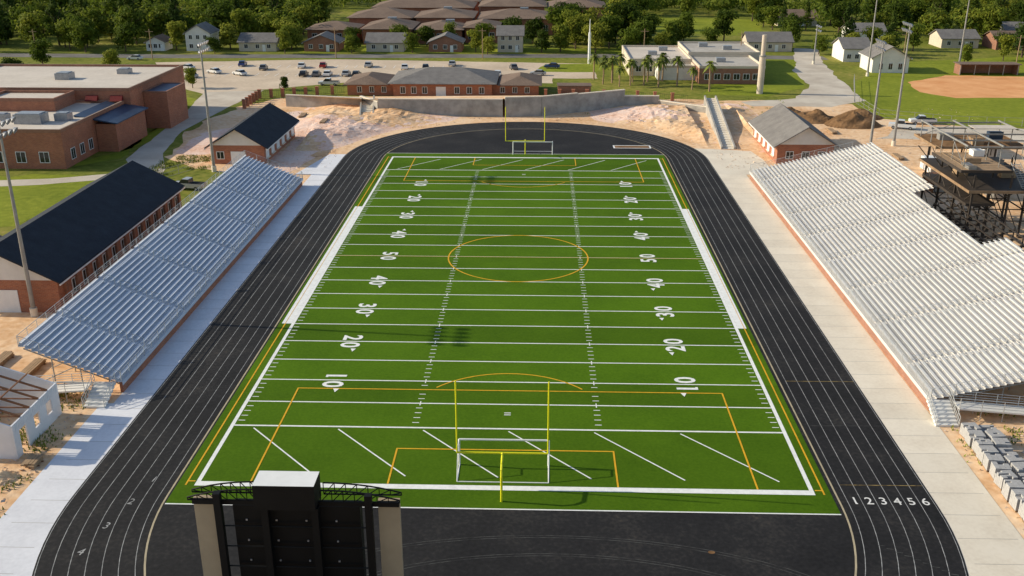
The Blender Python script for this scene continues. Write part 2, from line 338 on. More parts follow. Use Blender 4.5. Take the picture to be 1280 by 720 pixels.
def text(m, s, x, y, z, rz, size, sx=1.0, off=0.03):
    cu = bpy.data.curves.new('t', 'FONT'); cu.body = s; cu.size = size; cu.align_x = 'CENTER'; cu.align_y = 'CENTER'; cu.offset = off; cu.resolution_u = 3
    ob = bpy.data.objects.new('t', cu); COL.objects.link(ob)
    dg = bpy.context.evaluated_depsgraph_get(); me = ob.evaluated_get(dg).to_mesh()
    xs = [v.co.x for v in me.vertices]; ys = [v.co.y for v in me.vertices]; cx = (min(xs)+max(xs))/2; cy = (min(ys)+max(ys))/2
    c, sn = math.cos(rz), math.sin(rz)
    T = lambda px, py: (x+c*px-sn*py, y+sn*px+c*py, z)
    for p in me.polygons:
        m.face([T((me.vertices[i].co.x-cx)*sx, me.vertices[i].co.y-cy) for i in p.vertices])
    if s == '1':
        hb = (max(ys)-min(ys))/2; wb = (max(xs)-min(xs))/2*sx
        T2 = lambda px, py: (x+c*px-sn*py, y+sn*px+c*py, z+.003)
        m.face([T2(-wb*.9, -hb), T2(wb*1.7, -hb), T2(wb*1.7, -hb+size*.09), T2(-wb*.9, -hb+size*.09)])
    ob.evaluated_get(dg).to_mesh_clear(); bpy.data.objects.remove(ob); bpy.data.curves.remove(cu)
Nn = MB(); zn = .083
for i, v in enumerate([10, 20, 30, 40, 50, 40, 30, 20, 10]):
    y = G+(i+1)*10*YD; s = str(v)
    for x, rz in ((-17.0, -math.pi/2), (17.0, math.pi/2)):
        dirn = -1 if rz < 0 else 1
        text(Nn, s[0], x, y-dirn*.92, zn, rz, 2.8, 0.95, .065)
        text(Nn, s[1], x, y+dirn*.92, zn, rz, 2.8, 0.95, .065)
        if v != 50:
            t = -1 if i < 4 else 1
            xa = x + (.5 if rz < 0 else -.5)
            Nn.face([(xa-.28, y+t*1.85, zn), (xa+.28, y+t*1.85, zn), (xa, y+t*2.6, zn)] if t > 0 else [(xa+.28, y+t*1.85, zn), (xa-.28, y+t*1.85, zn), (xa, y+t*2.6, zn)])
struct('field_numbers', Nn, ['white'])
Ln = MB()
for i in range(6): text(Ln, str(i+1), 27.35+1.08*i, -1.3, .058, 0, 1.35, .92, .01)
struct('lane_numbers', Ln, ['bench'])
Ln = MB()
for s, x, y in (('1', -28.0, 0.2), ('2', -28.6, -3.0), ('3', -29.2, -6.2), ('4', -29.7, -9.4)): text(Ln, s, x, y, .058, -.15, 1.1, .9, .0)
struct('lane_numbers', Ln, ['lane'])
mb = MB()
seg(mb, (26.8, 19.3), (33.3, 19.35), .08, .061); seg(mb, (26.8, .9), (33.3, .95), .08, .061)
struct('track_start_marks', mb, ['faintyellow'])
mb = MB(); seg(mb, (26.8, 10.5), (33.3, 10.6), .05, .061)
for i in range(12): seg(mb, (27.3+i*.5, -7-.4*i), (27.8+i*.5, -7.1-.4*i), .06, .061)
struct('worn_start_marks', mb, ['faint'])
mb = MB()
for r in (13, 13.4, 16.5, 16.9):
    for i in range(40):
        a = math.pi*(1.02+.9*i/40); b = math.pi*(1.02+.9*(i+1)/40)
        seg(mb, (4+r*math.cos(-a)*1.3, -17+r*math.sin(-a)*.62), (4+r*math.cos(-b)*1.3, -17+r*math.sin(-b)*.62), .05, .056)
struct('worn_arc_lines', mb, ['faint'])
mb = MB(); q(mb, 16.8, 24, 118.2, 118.5, .07); q(mb, 16.8, 24, 120.4, 120.7, .07); q(mb, 16.8, 17.1, 118.51, 120.39, .07); q(mb, 23.7, 24, 118.51, 120.39, .07)
struct('landing_pit_edging', mb, ['whitep'])
mb = MB(); q(mb, 17.11, 23.69, 118.51, 120.39, .066); struct('landing_pit_surface', mb, ['soil'])
mb = MB()
for i in range(14):
    a = 2*math.pi*i/14; mb.v.append((15.2+.26*math.cos(a), -8.2+.18*math.sin(a), .06))
mb.f.append(tuple(range(14))); mb.m.append(0); struct('dirt_patch_on_track', mb, ['soil'])

# ------------------------------------------------------------------ embankment, wall
def sst(a, b, x):
    t = max(0, min(1, (x-a)/(b-a))); return t*t*(3-2*t)
def emb(x, y):
    r = math.hypot(x, y-CYF) if y > CYF else abs(x)
    t = sst(35.2, 43, r)
    hgt = 1.0 + .8*noise.noise(Vector((x*.07, y*.07, 3))) + .36*noise.noise(Vector((x*.3, y*.3, 7))) + .2*noise.noise(Vector((x*1.1, y*1.1, 1)))
    side = sst(12, 30, abs(x))
    f = sst(113, 126, y)*(1-sst(156, 168, y))*(1-sst(42, 52, abs(x)))
    if x < 0: f *= sst(128, 133, y) if x < -44 else 1
    if 35.5 < x < 46: f *= .25
    return max(-.05, t*f*hgt*side*1.2)-.03
mb = MB(); nx, ny = 150, 80
for j in range(ny+1):
    for i in range(nx+1):
        x = -56+112*i/nx; y = 111+58*j/ny
        mb.v.append((x, y, emb(x, y)))
for j in range(ny):
    for i in range(nx):
        a = j*(nx+1)+i; zz = [mb.v[k][2] for k in (a, a+1, a+nx+2, a+nx+1)]
        if max(zz) > .0: mb.f.append((a, a+1, a+nx+2, a+nx+1)); mb.m.append(0 if noise.noise(Vector((mb.v[a][0]*.05, mb.v[a][1]*.05, 0)))+.15*(1 if mb.v[a][0] < 0 else -.9)+.3*noise.noise(Vector((mb.v[a][0]*.6, mb.v[a][1]*.6, 0))) < .06 else 1)
struct('dirt_embankment', mb, ['dirt', 'pink'], )
def wall_line(name, pts, h, t, label, mat='wallconc', cat='wall'):
    o = thing(name, label, cat, (pts[0][0], pts[0][1], 0))
    for i in range(len(pts)-1):
        a = Vector(pts[i]); b = Vector(pts[i+1]); d = (b-a).normalized(); n = Vector((-d.y, d.x))*t/2; b2 = b-d*.01
        hh = h[i]; c = [a-n, b2-n, b2+n, a+n]
        mb = MB(); mb.solid([(p.x, p.y, 0) for p in c], [(p.x, p.y, hh) for p in c]); mk('wall_panel', mb, [mat], o)
        n2 = n*1.25; c = [a-n2, b2-n2, b2+n2, a+n2]
        cp = MB(); cp.solid([(p.x, p.y, hh+.002) for p in c], [(p.x, p.y, hh+.18) for p in c]); mk('coping', cp, ['conc'], o)
    return o
wall_line('retaining_wall', [(-56, 159), (-38, 155.5), (-33, 149), (-20, 148.7), (-5.5, 148.5)], [2.6, 3.0, 3.6, 3.7], .5, 'grey concrete retaining wall behind the running track')
wall_line('retaining_wall', [(-5, 148.3), (3, 149.5), (11, 154), (22, 160), (30, 160), (40, 152)], [4.2, 4.2, 4.0, 2.6, 1.6], .5, 'curved grey concrete retaining wall behind the track')
mb = MB()
mb.face([(-56, 159.3, 2.5), (-33, 149.4, 3.4), (-5, 149, 3.8), (11, 154.6, 3.7), (20, 171, .02), (-58, 171, .02)]); struct('terrace_ground', mb, ['dirt'])

def stairs(x0, y0, x1, y1, w, z1, n, label):
    o = thing('concrete_stairs', label, 'stairs', (x0, y0, 0)); mb = MB()
    a = Vector((x0, y0)); b = Vector((x1, y1)); d = (b-a)/n; u = d.normalized(); nn = Vector((-u.y, u.x))*w/2; nw = Vector((-u.y, u.x))
    for i in range(n):
        p = a+d*i; qn = a+d*(i+1); c = [p-nn, qn-nn, qn+nn, p+nn]; z = z1*(i+1)/n
        mb.solid([(k.x, k.y, -.1) for k in c], [(k.x, k.y, z) for k in c])
    mk('step_flight', mb, ['conc'], o)
    for s in (-1, 1):
        p = a+nw*s*(w/2+.2); qn = b+nw*s*(w/2+.2); e = nw*.17
        c = [p-e, qn-e, qn+e, p+e]; zs = [.5, z1+.6, z1+.6, .5]
        wl = MB(); wl.solid([(k.x, k.y, -.1) for k in c], [(k.x, k.y, z) for k, z in zip(c, zs)]); mk('side_wall', wl, ['wallconc'], o)
stairs(38.6, 118, 41.3, 158, 2.0, 2.6, 24, 'long pale concrete stairs between low walls on the dirt bank')
stairs(-34.8, 143, -36.5, 156, 2.4, 2.6, 14, 'pale concrete steps climbing beside the grey wall')

# rubble + weeds (uncountable)
mb = MB()
for _ in range(4600):
    a = rnd.random()
    if a < .45:
        an = rnd.uniform(-.2, math.pi+.2); r = rnd.uniform(35, 52); x = r*math.cos(an); y = CYF+r*math.sin(an)
        if y > 147 and -33 < x < 12: continue
        z = max(0, emb(x, y) if y > 111 else 0)
    elif a < .7: x = rnd.uniform(-52, -38); y = rnd.uniform(-20, 14); z = 0
    elif a < .82: x = rnd.uniform(38.5, 60); y = rnd.uniform(-15, 11); z = 0
    else: x = rnd.uniform(56, 100); y = rnd.uniform(80, 160); z = 0
    s = rnd.uniform(.05, .24)*(1.8 if rnd.random() < .1 else 1)
    c = Vector((x, y, z+s*.3)); pts = [c+Vector((rnd.uniform(-1, 1), rnd.uniform(-1, 1), rnd.uniform(-.4, .6)))*s for _ in range(4)]
    for t in ((0, 1, 2), (0, 2, 3), (0, 3, 1), (1, 3, 2)): mb.face([pts[k] for k in t])
mk('rubble', mb, ['stone'], kind='stuff')
mb = MB()
for _ in range(1700):
    a = rnd.random()
    if a < .45: cx, cy = rnd.uniform(-50, -38.2), rnd.uniform(-14, 16)
    elif a < .6: cx, cy = rnd.uniform(39, 60), rnd.uniform(-6, 14)
    elif a < .8: cx, cy = rnd.uniform(-66, -56), rnd.uniform(96, 110)
    else: cx, cy = rnd.uniform(-64, 60), rnd.uniform(150, 172)
    if noise.noise(Vector((cx*.25, cy*.25, 2))) < .0: continue
    for _ in range(9):
        x = cx+rnd.gauss(0, .35); y = cy+rnd.gauss(0, .35); h = rnd.uniform(.1, .4); an = rnd.uniform(0, 6.28); w = .08
        mb.face([(x-w*math.cos(an), y-w*math.sin(an), 0), (x+w*math.cos(an), y+w*math.sin(an), 0), (x+rnd.uniform(-.15, .15), y+rnd.uniform(-.15, .15), h)])
mk('weeds', mb, ['weed'], kind='stuff')
def mound(x, y, r, h, mat, label, sd):
    mb = MB(); n = 22
    for j in range(n+1):
        for i in range(n+1):
            u = -1+2*i/n; v = -1+2*j/n; d = math.hypot(u, v)
            z = max(0, 1-d)**.85*h*(1+.5*noise.noise(Vector((u*2.5+sd, v*2.5, 0)))) + (.12*noise.noise(Vector((u*9, v*9, sd))) if d < .9 else 0)
            mb.v.append((x+u*r, y+v*r*.8, z-.02))
    for j in range(n):
        for i in range(n): a = j*(n+1)+i; mb.f.append((a, a+1, a+n+2, a+n+1)); mb.m.append(0)
    o = mk('dirt_pile', mb, [mat]); o['label'] = label; o['category'] = 'dirt pile'; o['group'] = 'dirt piles on the building site'
for i, (x, y, r, h) in enumerate([(62, 147, 6, 2.2), (69, 142, 6, 2.6), (73, 150, 5, 1.8), (58, 154, 4, 1.4)]):
    mound(x, y, r, h, 'soil', 'brown soil pile heaped on bare construction ground', i*7)
for i, (x, y, r, h) in enumerate([(-57, 13, 4, 1.2), (-46, -6, 3, .7), (-40.5, 0, 1.6, .6), (-60, 22, 5, 1.4)]): mound(x, y, r, h, 'dirt', 'low tan dirt pile on bare ground', 3+i)

# ------------------------------------------------------------------ goals
def football_goal(x, y, s, label):
    o = thing('football_goal_post', label, 'goal post', (x, y-s*2.2, 0)); yb = y-s*2.2
    mb = MB(); mb.tube((x, yb, 0), (x, yb, 2.2), .095, 10)
    pts = [(x, yb, 2.2), (x, yb+s*.25, 2.65), (x, yb+s*.75, 2.95), (x, y-s*.02, 3.05)]
    for a, b in zip(pts, pts[1:]): mb.tube(a, b, .09, 10)
    mk('gooseneck_support', mb, ['yellow'], o)
    mb = MB(); mb.tube((x-3.56, y, 3.05), (x+3.56, y, 3.05), .085, 10); mk('crossbar', mb, ['yellow'], o)
    for dx in (-3.56, 3.56):
        mb = MB(); mb.tube((x+dx, y, 3.05), (x+dx, y, 9.3), .065, 8); mk('upright', mb, ['yellow'], o)
football_goal(0, 0, 1, 'yellow football goal post standing on the green turf edge')
football_goal(0, 110.6, -1, 'yellow football goal post standing on the turf edge')
def soccer_goal(x, y, s, label):
    o = thing('soccer_goal', label, 'goal', (x, y, 0)); h = 2.44; w = 3.66
    for dx in (-w, w):
        mb = MB(); mb.tube((x+dx, y, 0), (x+dx, y, h), .085, 8); mk('goal_post', mb, ['whitep'], o)
        mb = MB(); mb.tube((x+dx, y, .07), (x+dx, y-s*2.6, .07), .05, 6); mb.tube((x+dx, y-s*2.6, .07), (x+dx, y-s*1.0, h-.05), .045, 6); mb.tube((x+dx, y-s*1.0, h-.05), (x+dx, y, h-.04), .045, 6); mk('side_frame', mb, ['whitep'], o)
    mb = MB(); mb.tube((x-w, y, h), (x+w, y, h), .085, 8); mk('crossbar', mb, ['whitep'], o)
    mb = MB(); mb.tube((x-w, y-s*2.6, .07), (x+w, y-s*2.6, .07), .05, 6); mk('ground_bar', mb, ['whitep'], o)
soccer_goal(0, 3.1, 1, 'white soccer goal frame without net on green turf')
soccer_goal(1.4, 112.6, -1, 'white soccer goal frame without net beside the track')

# ------------------------------------------------------------------ light poles
def light_pole(x, y, s, H=22, label='tall grey floodlight pole beside the bleachers', rows=2, n=5):
    o = thing('floodlight_pole', label, 'light pole', (x, y, 0), 'stadium floodlight poles')
    mb = MB(); mb.tube((x, y, 0), (x, y, H), .28, 12, r2=.12); mk('pole', mb, ['gsteel'], o, smooth=False)
    mb = MB(); mb.tube((x, y, 0), (x, y, 1.0), .42, 12); mk('concrete_base', mb, ['conc'], o)
    for k in range(rows):
        z = H-.2-k*1.15
        mb = MB(); mb.box(x+s*.13, x+s*.22, y-2.3, y+2.3, z-.04, z+.04); arm = mk('crossarm', mb, ['gsteel'], o)
        for i in range(n):
            yy = y-2.1+4.2*i/(n-1); c = Vector((x+s*.5, yy, z+.05)); d = Vector((s*.85, 0, -.5))
            mb = MB(); mb.tube(c-d*.2, c+d*.1, .2, 10, r2=.4); mb.tube((x+s*.2, yy, z), c, .04, 5); mk('floodlight', mb, ['lamp'], arm)
light_pole(-54, 33.5, 1); light_pole(-54, 98.6, 1); light_pole(60.5, 104, -1)
light_pole(71, 122, -1, 23, 'tall grey floodlight pole on bare construction ground')
light_pole(92, 207, 1, 23, 'tall slim floodlight pole beside the baseball lawn')
light_pole(120, 216, 1, 23, 'tall slim floodlight pole beside the baseball lawn')
light_pole(83, 229, 1, 11, 'short slim floodlight pole beside the road', n=3)
o = thing('flag_mast', 'slender white tapered mast beside parking lot lawn', 'mast', (17, 228, 0))
mb = MB(); mb.tube((17, 228, 0), (17, 228, 9), .42, 12, r2=.36); mk('shaft', mb, ['whitep'], o); mb = MB(); mb.tube((17, 228, 9), (17, 228, 12.8), .2, 12, r2=.08); mk('pointed_tip', mb, ['whitep'], o)
o = thing('communication_tower', 'pale tan cylindrical tower with slimmer upper section on lawn', 'tower', (57, 179, 0))
mb = MB(); mb.tube((57, 179, 0), (57, 179, 9.2), .8, 16); mk('lower_shaft', mb, ['towertan'], o)
mb = MB(); mb.tube((57, 179, 9.21), (57, 179, 14.2), .55, 16); mk('upper_shaft', mb, ['towertan'], o)
mb = MB(); mb.tube((57, 179, 9.0), (57, 179, 9.3), .9, 16); mk('collar', mb, ['gsteel'], o)

# ------------------------------------------------------------------ grandstands
def grandstand(s, xf, y0, y1, z0, rows, pitch, rise, aisles, label, brick, backrail, bw=.34, mats=('alum', 'bench'), back=()):
    o = thing('grandstand', label, 'bleachers', (xf, (y0+y1)/2, 0))
    X = lambda d: xf+s*d
    DK, BN = mats
    def one_row(mb, i, ya, yb):
        z = z0+i*rise; a, b = X(i*pitch), X((i+1)*pitch)
        mb.box(a, b-s*.012, ya, yb, z-.05, z, 0)
        mb.box(b-s*.010, b+s*.0, ya, yb, z-.04, z+rise-.052, 0)
    def bays(ya, yb):
        al = [a for a in aisles if ya < a < yb]
        e = [ya+.1]+[v for a in al for v in (a-.33, a+.33)]+[yb-.1]
        return [(e[k], e[k+1]) for k in range(0, len(e), 2)]
    deck = MB()
    for i in range(rows): one_row(deck, i, y0, y1)
    mk('tread_deck', deck, [DK], o)
    def benches(i, ya, yb):
        mb = MB(); z = z0+i*rise+.27
        bx0 = X(i*pitch+pitch*.52); bx1 = X(i*pitch+pitch*.52+bw)
        for a, b in bays(ya, yb):
            mb.box(bx0, bx1, a, b, z, z+.045, 0)
            yy = a+1.2
            while yy < b-.3: mb.box(X(i*pitch+pitch*.65), X(i*pitch+pitch*.65+.05), yy, yy+.03, z0+i*rise+.002, z-.002, 0); yy += 3.4
        mk('bench_row', mb, [BN], o)
    for i in range(rows): benches(i, y0, y1)
    for (ya, yb, nb) in back:
        deck = MB()
        for i in range(rows, rows+nb): one_row(deck, i, ya, yb); benches(i, ya, yb)
        mk('rear_deck', deck, [DK], o)
    for a in aisles:
        mb = MB(); prev = None
        i = 1
        while i < rows-1.2:
            z = z0+i*rise; z2 = z+1.9*rise
            p = Vector((X(i*pitch+.1), a, z)); qn = Vector((X((i+1.9)*pitch+.1), a, z2))
            mb.tube(p, (p.x, a, z+.9), .028, 5); mb.tube(qn, (qn.x, a, z2+.9), .028, 5)
            mb.tube((p.x, a, z+.9), (qn.x, a, z2+.9), .033, 5); mb.tube((p.x, a, z+.5), (qn.x, a, z2+.5), .022, 5)
            if prev is not None: mb.tube(prev+Vector((0, 0, .04)), p+Vector((0, 0, .04)), .02, 4)
            prev = qn; i += 2.9
        mk('aisle_handrail', mb, ['rail'], o)
        mb = MB()
        for i in range(rows-1):
            mb.box(X((i+.5)*pitch), X((i+1)*pitch-.015), a-.3, a+.3, z0+i*rise+.002, z0+i*rise+rise*.5)
        mk('aisle_steps', mb, [DK], o)
    def rail(p, qn, name='guard_rail', n=None, hh=1.05):
        mb = MB(); p = Vector(p); qn = Vector(qn); L = (qn-p).length; n = n or max(1, int(L/1.9))
        for i in range(n+1):
            c = p.lerp(qn, i/n); mb.tube(c, c+Vector((0, 0, hh)), .03, 5)
        for h in (hh, hh*.78, hh*.56, hh*.34, hh*.12): mb.tube(p+Vector((0, 0, h)), qn+Vector((0, 0, h)), .03 if h == hh else .014, 5)
        mk(name, mb, ['rail'], o)
    zt = z0+(rows-1)*rise; D = rows*pitch
    rail((X(.05), y0, z0), (X(.05), y1, z0))
    rail((X(.1), y0+.03, z0), (X(D-.1), y0+.03, zt)); rail((X(.1), y1-.03, z0), (X(D-.1), y1-.03, zt))
    if backrail: rail((X(D), y0, zt), (X(D), y1, zt))
    mb = MB(); mb.box(X(-.03), X(.0)-s*.002, y0, y1, z0-.38, z0+.01); mk('fascia', mb, [DK], o)
    mb = MB(); mb.box(X(.12), X(.4), y0+.2, y1-.2, 0, z0-.07); mk('brick_wall', mb, [brick], o)
    fr = MB(); yy = y0+.6
    while yy < y1:
        k = 1.5
        while k < D:
            zz = z0+int(k/pitch)*rise-.1; fr.tube((X(k), yy, 0), (X(k), yy, zz), .06, 5); k += 2.6
        fr.tube((X(.45), yy, z0-.55), (X(D-.1), yy, zt-.5), .07, 5)
        fr.tube((X(D-.2), yy, .3), (X(D*.5), yy, z0+rows*.5*rise-.7), .05, 5)
        yy += 4.0
    mk('steel_frame', fr, ['gsteel'], o)
    return o
LS = grandstand(-1, -36.4, 15.0, 90.0, 1.25, 16, .58, .235, [22.5, 32.5, 42.5, 52.5, 62.5, 72.5, 82.5], 'silver aluminium bleachers on low brick wall beside the track', 'brick', True, .26, ('alumshade', 'benchshade'))
RS = grandstand(1, 38.3, 13.5, 96.5, 1.3, 28, .60, .15, [20.5, 30.5, 40.5, 50.5, 60.5, 70.5, 80.5, 89.5], 'large silver aluminium bleachers on red brown brick wall beside the track', 'brick3', False, .27, ('alum', 'bench'), [(13.5, 45.5, 5), (68.5, 96.5, 5)])
fr = MB()
for k in range(9):
    y = 46.5+k*2.6
    fr.box(55.3, 62.5, y, y+.18, 2.6, 2.85, 0)
    for i in range(8): fr.box(55.4+i*.85, 56.2+i*.85, y-.01, y+.2, 2.9+i*.32, 3.12+i*.32)
    fr.tube((62, y, 0), (62, y, 5.6), .09, 6); fr.tube((57, y, 0), (57, y, 3.2), .09, 6)
for i in range(8): fr.box(55.5+i*.85, 55.7+i*.85, 46.4, 67.6, 3.2+i*.32, 3.3+i*.32)
mk('bare_riser_frame', fr, ['steel'], RS)

def ent_stairs(x0, x1, yb, yt, z1, parent, side):
    mb = MB(); n = 7
    for i in range(n):
        a = yb+(yt-yb)*i/n; b = yb+(yt-yb)*(i+1)/n; mb.box(x0, x1, a+.005, b+.02, z1*(i+1)/n-.06-z1/n, z1*(i+1)/n)
    mk('entry_stairs', mb, ['bench'], parent)
    for x in (x0, x1):
        mb = MB()
        for k in (0, .5, 1):
            y = yb+(yt-yb)*k; mb.tube((x, y, z1*k), (x, y, z1*k+1), .035, 5)
        for h in (1, .6, .3): mb.tube((x, yb, h), (x, yt, z1+h), .03, 5)
        mk('stair_rail', mb, ['rail'], parent)
ent_stairs(-39.0, -37.0, 12.0, 14.95, 1.25, LS, -1)
ent_stairs(38.0, 40.0, 10.7, 13.45, 1.3, RS, 1)
def ramp(x0, x1, y0, y1, z0, z1, parent):
    mb = MB(); mb.solid([(x0, y0, z0-.15), (x1, y0, z1-.15), (x1, y1, z1-.15), (x0, y1, z0-.15)], [(x0, y0, z0), (x1, y0, z1), (x1, y1, z1), (x0, y1, z0)])
    mk('access_ramp', mb, ['bench'], parent)
    for y in (y0, y1):
        mb = MB(); n = 7
        for i in range(n+1):
            t = i/n; x = x0+(x1-x0)*t; z = z0+(z1-z0)*t; mb.tube((x, y, 0), (x, y, z+1.0), .035, 5)
        for h in (1, .75, .5, .25): mb.tube((x0, y, z0+h), (x1, y, z1+h), .028, 5)
        mk('ramp_rail', mb, ['rail'], parent)
ramp(-39.2, -52, 13.2, 14.8, 1.24, .2, LS); ramp(40.3, 54, 11.8, 13.3, 1.28, .2, RS)
mb = MB(); mb.box(-45.5, -39.1, 14.82, 14.98, 1.1, 1.22); mk('landing', mb, ['alum'], LS)

# ------------------------------------------------------------------ press box frame
o = thing('press_box_tower', 'unfinished multi level brown steel press box behind bleachers', 'press box', (61, 67, 0))
for x in (59.8, 64.6, 69.5):
    for y in (60, 65.5, 71, 76.5):
        mb = MB(); mb.box(x-.12, x+.12, y-.12, y+.12, 0, 7.9); mk('steel_column', mb, ['steel'], o)
        mb = MB(); mb.box(x-.1, x+.1, y-.1, y+.1, 8.5, 10.25); mk('upper_post', mb, ['steel'], o)
mb = MB()
for x in (59.8, 64.6, 69.5):
    mb.tube((x, 60, 4), (x, 76.5, 4), .1, 6)
    for y in (60, 65.5, 71): mb.tube((x, y, 4), (x, y+5.5, 7.7), .07, 5); mb.tube((x, y+5.5, 4), (x, y, 7.7), .07, 5); mb.tube((x, y, .3), (x, y+5.5, 4), .06, 5)
for y in (60, 65.5, 71, 76.5): mb.tube((59.8, y, 4), (69.5, y, 4), .08, 5)
mk('cross_bracing', mb, ['steel'], o)
def tier(z, xa, xb, ya, yb, top, edge, t=.22):
    mb = MB(); mb.box(xa, xb, ya, yb, z, z+.1); mk('floor_slab', mb, [top], o)
    mb = MB(); mb.box(xa-.1, xa-.005, ya, yb, z-t, z+.14); mb.box(xb+.005, xb+.1, ya, yb, z-t, z+.14); mb.box(xa-.1, xb+.1, ya-.1, ya-.005, z-t, z+.14)
    y = ya+.8
    while y < yb: mb.box(xa+.01, xb-.01, y, y+.12, z-t+.02, z-.01); y += 1.6
    mk('edge_beam', mb, [edge], o)
tier(6.2, 59.3, 63, 60.2, 76, 'steel', 'steel'); tier(8.2, 59.0, 70.4, 59.2, 77.5, 'steel', 'tanframe')
tier(10.7, 58.0, 64.5, 60.2, 70.5, 'wood', 'steel'); tier(11.4, 58.6, 71.2, 71.0, 79.6, 'soil', 'tanframe')
for y in (60, 65.5, 71, 76.5):
    mb = MB(); mb.tube((58.2, y, 10.4), (59.8, y, 8.6), .07, 5); mk('strut', mb, ['steel'], o)
for x in (61, 66, 70):
    for y in (71.2, 79): mb = MB(); mb.tube((x, y, 8.4), (x, y, 11.1), .08, 5); mk('strut', mb, ['steel'], o)
for (ya, za, yb_, zb) in ((60.5, 8.6, 65, 10.4), (66, 10.4, 70.5, 8.6), (71.5, 8.6, 76, 11)): mb = MB(); mb.tube((59.7, ya, za), (59.7, yb_, zb), .06, 5); mk('strut', mb, ['steel'], o)
mb = MB()
for k in range(12): mb.box(66.2, 67.4, 60+k*.36, 60.34+k*.36, 8.4+k*.2, 8.46+k*.2)
mb.tube((66.2, 60, 8.4), (66.2, 64.4, 10.85), .06, 5); mb.tube((67.4, 60, 8.4), (67.4, 64.4, 10.85), .06, 5); mb.tube((66.2, 60, 9.4), (66.2, 64.4, 11.85), .03, 5); mb.tube((67.4, 60, 9.4), (67.4, 64.4, 11.85), .03, 5)
mk('site_stairs', mb, ['gsteel'], o)
mb = MB()
for y in (62, 66, 70, 74, 78):
    for x in (58.9, 63.5, 70.2): mb.tube((x, y, 10.8 if y < 71 else 11.5), (x, y, 13.4), .07, 5)
    mb.box(58.7, 70.4, y-.06, y+.06, 13.4, 13.6)
for x in (58.9, 63.5, 70.1): mb.box(x-.08, x+.08, 61.5, 78.6, 13.61, 13.8)
mb.tube((58.9, 62, 10.9), (58.9, 66, 13.3), .05, 4); mb.tube((63.5, 70, 10.9), (63.5, 74, 13.3), .05, 4); mb.tube((58.9, 78, 11.6), (63.5, 78, 13.3), .05, 4)
mk('roof_frame', mb, ['gsteel'], o)
mb = MB(); mb.box(64, 70, 72, 74.5, 13.82, 13.88); mk('roof_deck_sheet', mb, ['membrane'], o)
for (x, y, a, c, h, m, zb) in ((60, 64, 2, 1, .6, 'wood', 10.82), (62.6, 68, 1.5, 1.5, .8, 'whitep', 10.82), (59, 60.5, 1, 2.5, .4, 'gsteel', 10.82), (60.5, 75, 2, 1.2, .9, 'gsteel', 11.52), (64, 72, 1.6, 2.2, .9, 'wood', 11.52), (67.5, 75, 2, 1, 1.2, 'blueroof', 11.52), (66, 66, 2, 1.2, .8, 'wood', 8.32), (67.5, 72, 1.4, 2.2, 1.0, 'gsteel', 8.32), (60.5, 67, 1.4, 2, .7, 'wood', 8.32)):
    mb = MB(); mb.box(x, x+a, y, y+c, zb, zb+h); mb.box(x-.1, x+a+.1, y+.1, y+.2, zb+.01+h, zb+.07+h); mk('stacked_material', mb, [m], o)
mb = MB()
for h in (.5, 1.0): mb.tube((58.1, 60.4, 10.9+h), (58.1, 70.4, 10.9+h), .03, 4); mb.tube((58.1, 60.4, 10.9+h), (64.4, 60.4, 10.9+h), .03, 4)
for i in range(5): mb.tube((58.1, 60.4+i*2.4, 10.8), (58.1, 60.4+i*2.4, 11.95), .03, 4)
mk('safety_rail', mb, ['wood'], o)
for (x, y, a, c, h, lab, m) in ((74, 84, 2.4, 6, 2.3, 'grey steel dumpster on bare ground', 'gsteel'), (76, 94, 2.4, 6, 2.5, 'blue storage container on bare ground', 'blueroof'), (70, 100, 2.2, 5, 2.2, 'white site trailer on bare ground', 'whitep'), (66, 88, 2.2, 5, 2.2, 'rusty steel dumpster on bare ground', 'rust'), (84, 112, 2.4, 8, 2.6, 'white site trailer on bare ground', 'whitep')):
    oo = thing('storage_container', lab, 'container', (x, y, 0), 'containers on the building site'); mb = MB(); mb.box(x, x+a, y, y+c, .1, h)
    for k in range(int(c/.4)): mb.box(x-.04, x-.002, y+k*.4, y+k*.4+.2, .15, h-.05)
    mk('shell', mb, [m], oo); mb = MB(); mb.box(x+.1, x+a-.1, y-.06, y-.003, .2, h-.1); mk('door', mb, ['gsteel'], oo)

# ------------------------------------------------------------------ scoreboard
o = thing('scoreboard', 'back of black steel scoreboard with tan side panels', 'scoreboard', (-11.2, -19, 0))
mb = MB(); mb.box(-14.9, -7.5, -19.0, -18.3, 4.2, 10.6); mk('display_panel', mb, ['black'], o)
mb = MB(); mb.box(-13.35, -9.85, -19.9, -18.3, 10.9, 12.5, 0, 1); mk('header_cabinet', mb, ['black', 'whitep'], o)
for xa, xb in ((-17.2, -15.95), (-6.45, -5.2)):
    mb = MB(); mb.box(xa, xb, -18.9, -18.6, 0.5, 11.0); mk('side_panel', mb, ['beige'], o)
for x in (-15.6, -12.9, -10.0, -6.9):
    mb = MB(); mb.box(x-.2, x+.2, -19.6, -19.2, 0, 11.7 if abs(x+11.2) > 3 else 10.8); mk('support_column', mb, ['black'], o)
for s in (-1, 1):
    for yy in (-19.1, -18.3):
        mb = MB(); xa = -11.55+s*1.85; xb = -11.3+s*6.15; n = 7
        pa = None
        for i in range(n+1):
            t = i/n; x = xa+(xb-xa)*t; zt = 11.15+.6*(1-t**2.2); p = (x, yy, zt); bt = (x, yy, 11.0)
            if pa: mb.tube(pa, p, .05, 5); mb.tube(pb, bt, .05, 5); mb.tube(pb, p, .03, 5)
            mb.tube(bt, (x, yy, zt+.001), .03, 5); pa, pb = p, bt
        mk('arched_truss', mb, ['black'], o)
mb = MB(); mb.box(-17.2, -5.2, -19.14, -18.95, 10.72, 10.98); mk('top_beam', mb, ['black'], o)
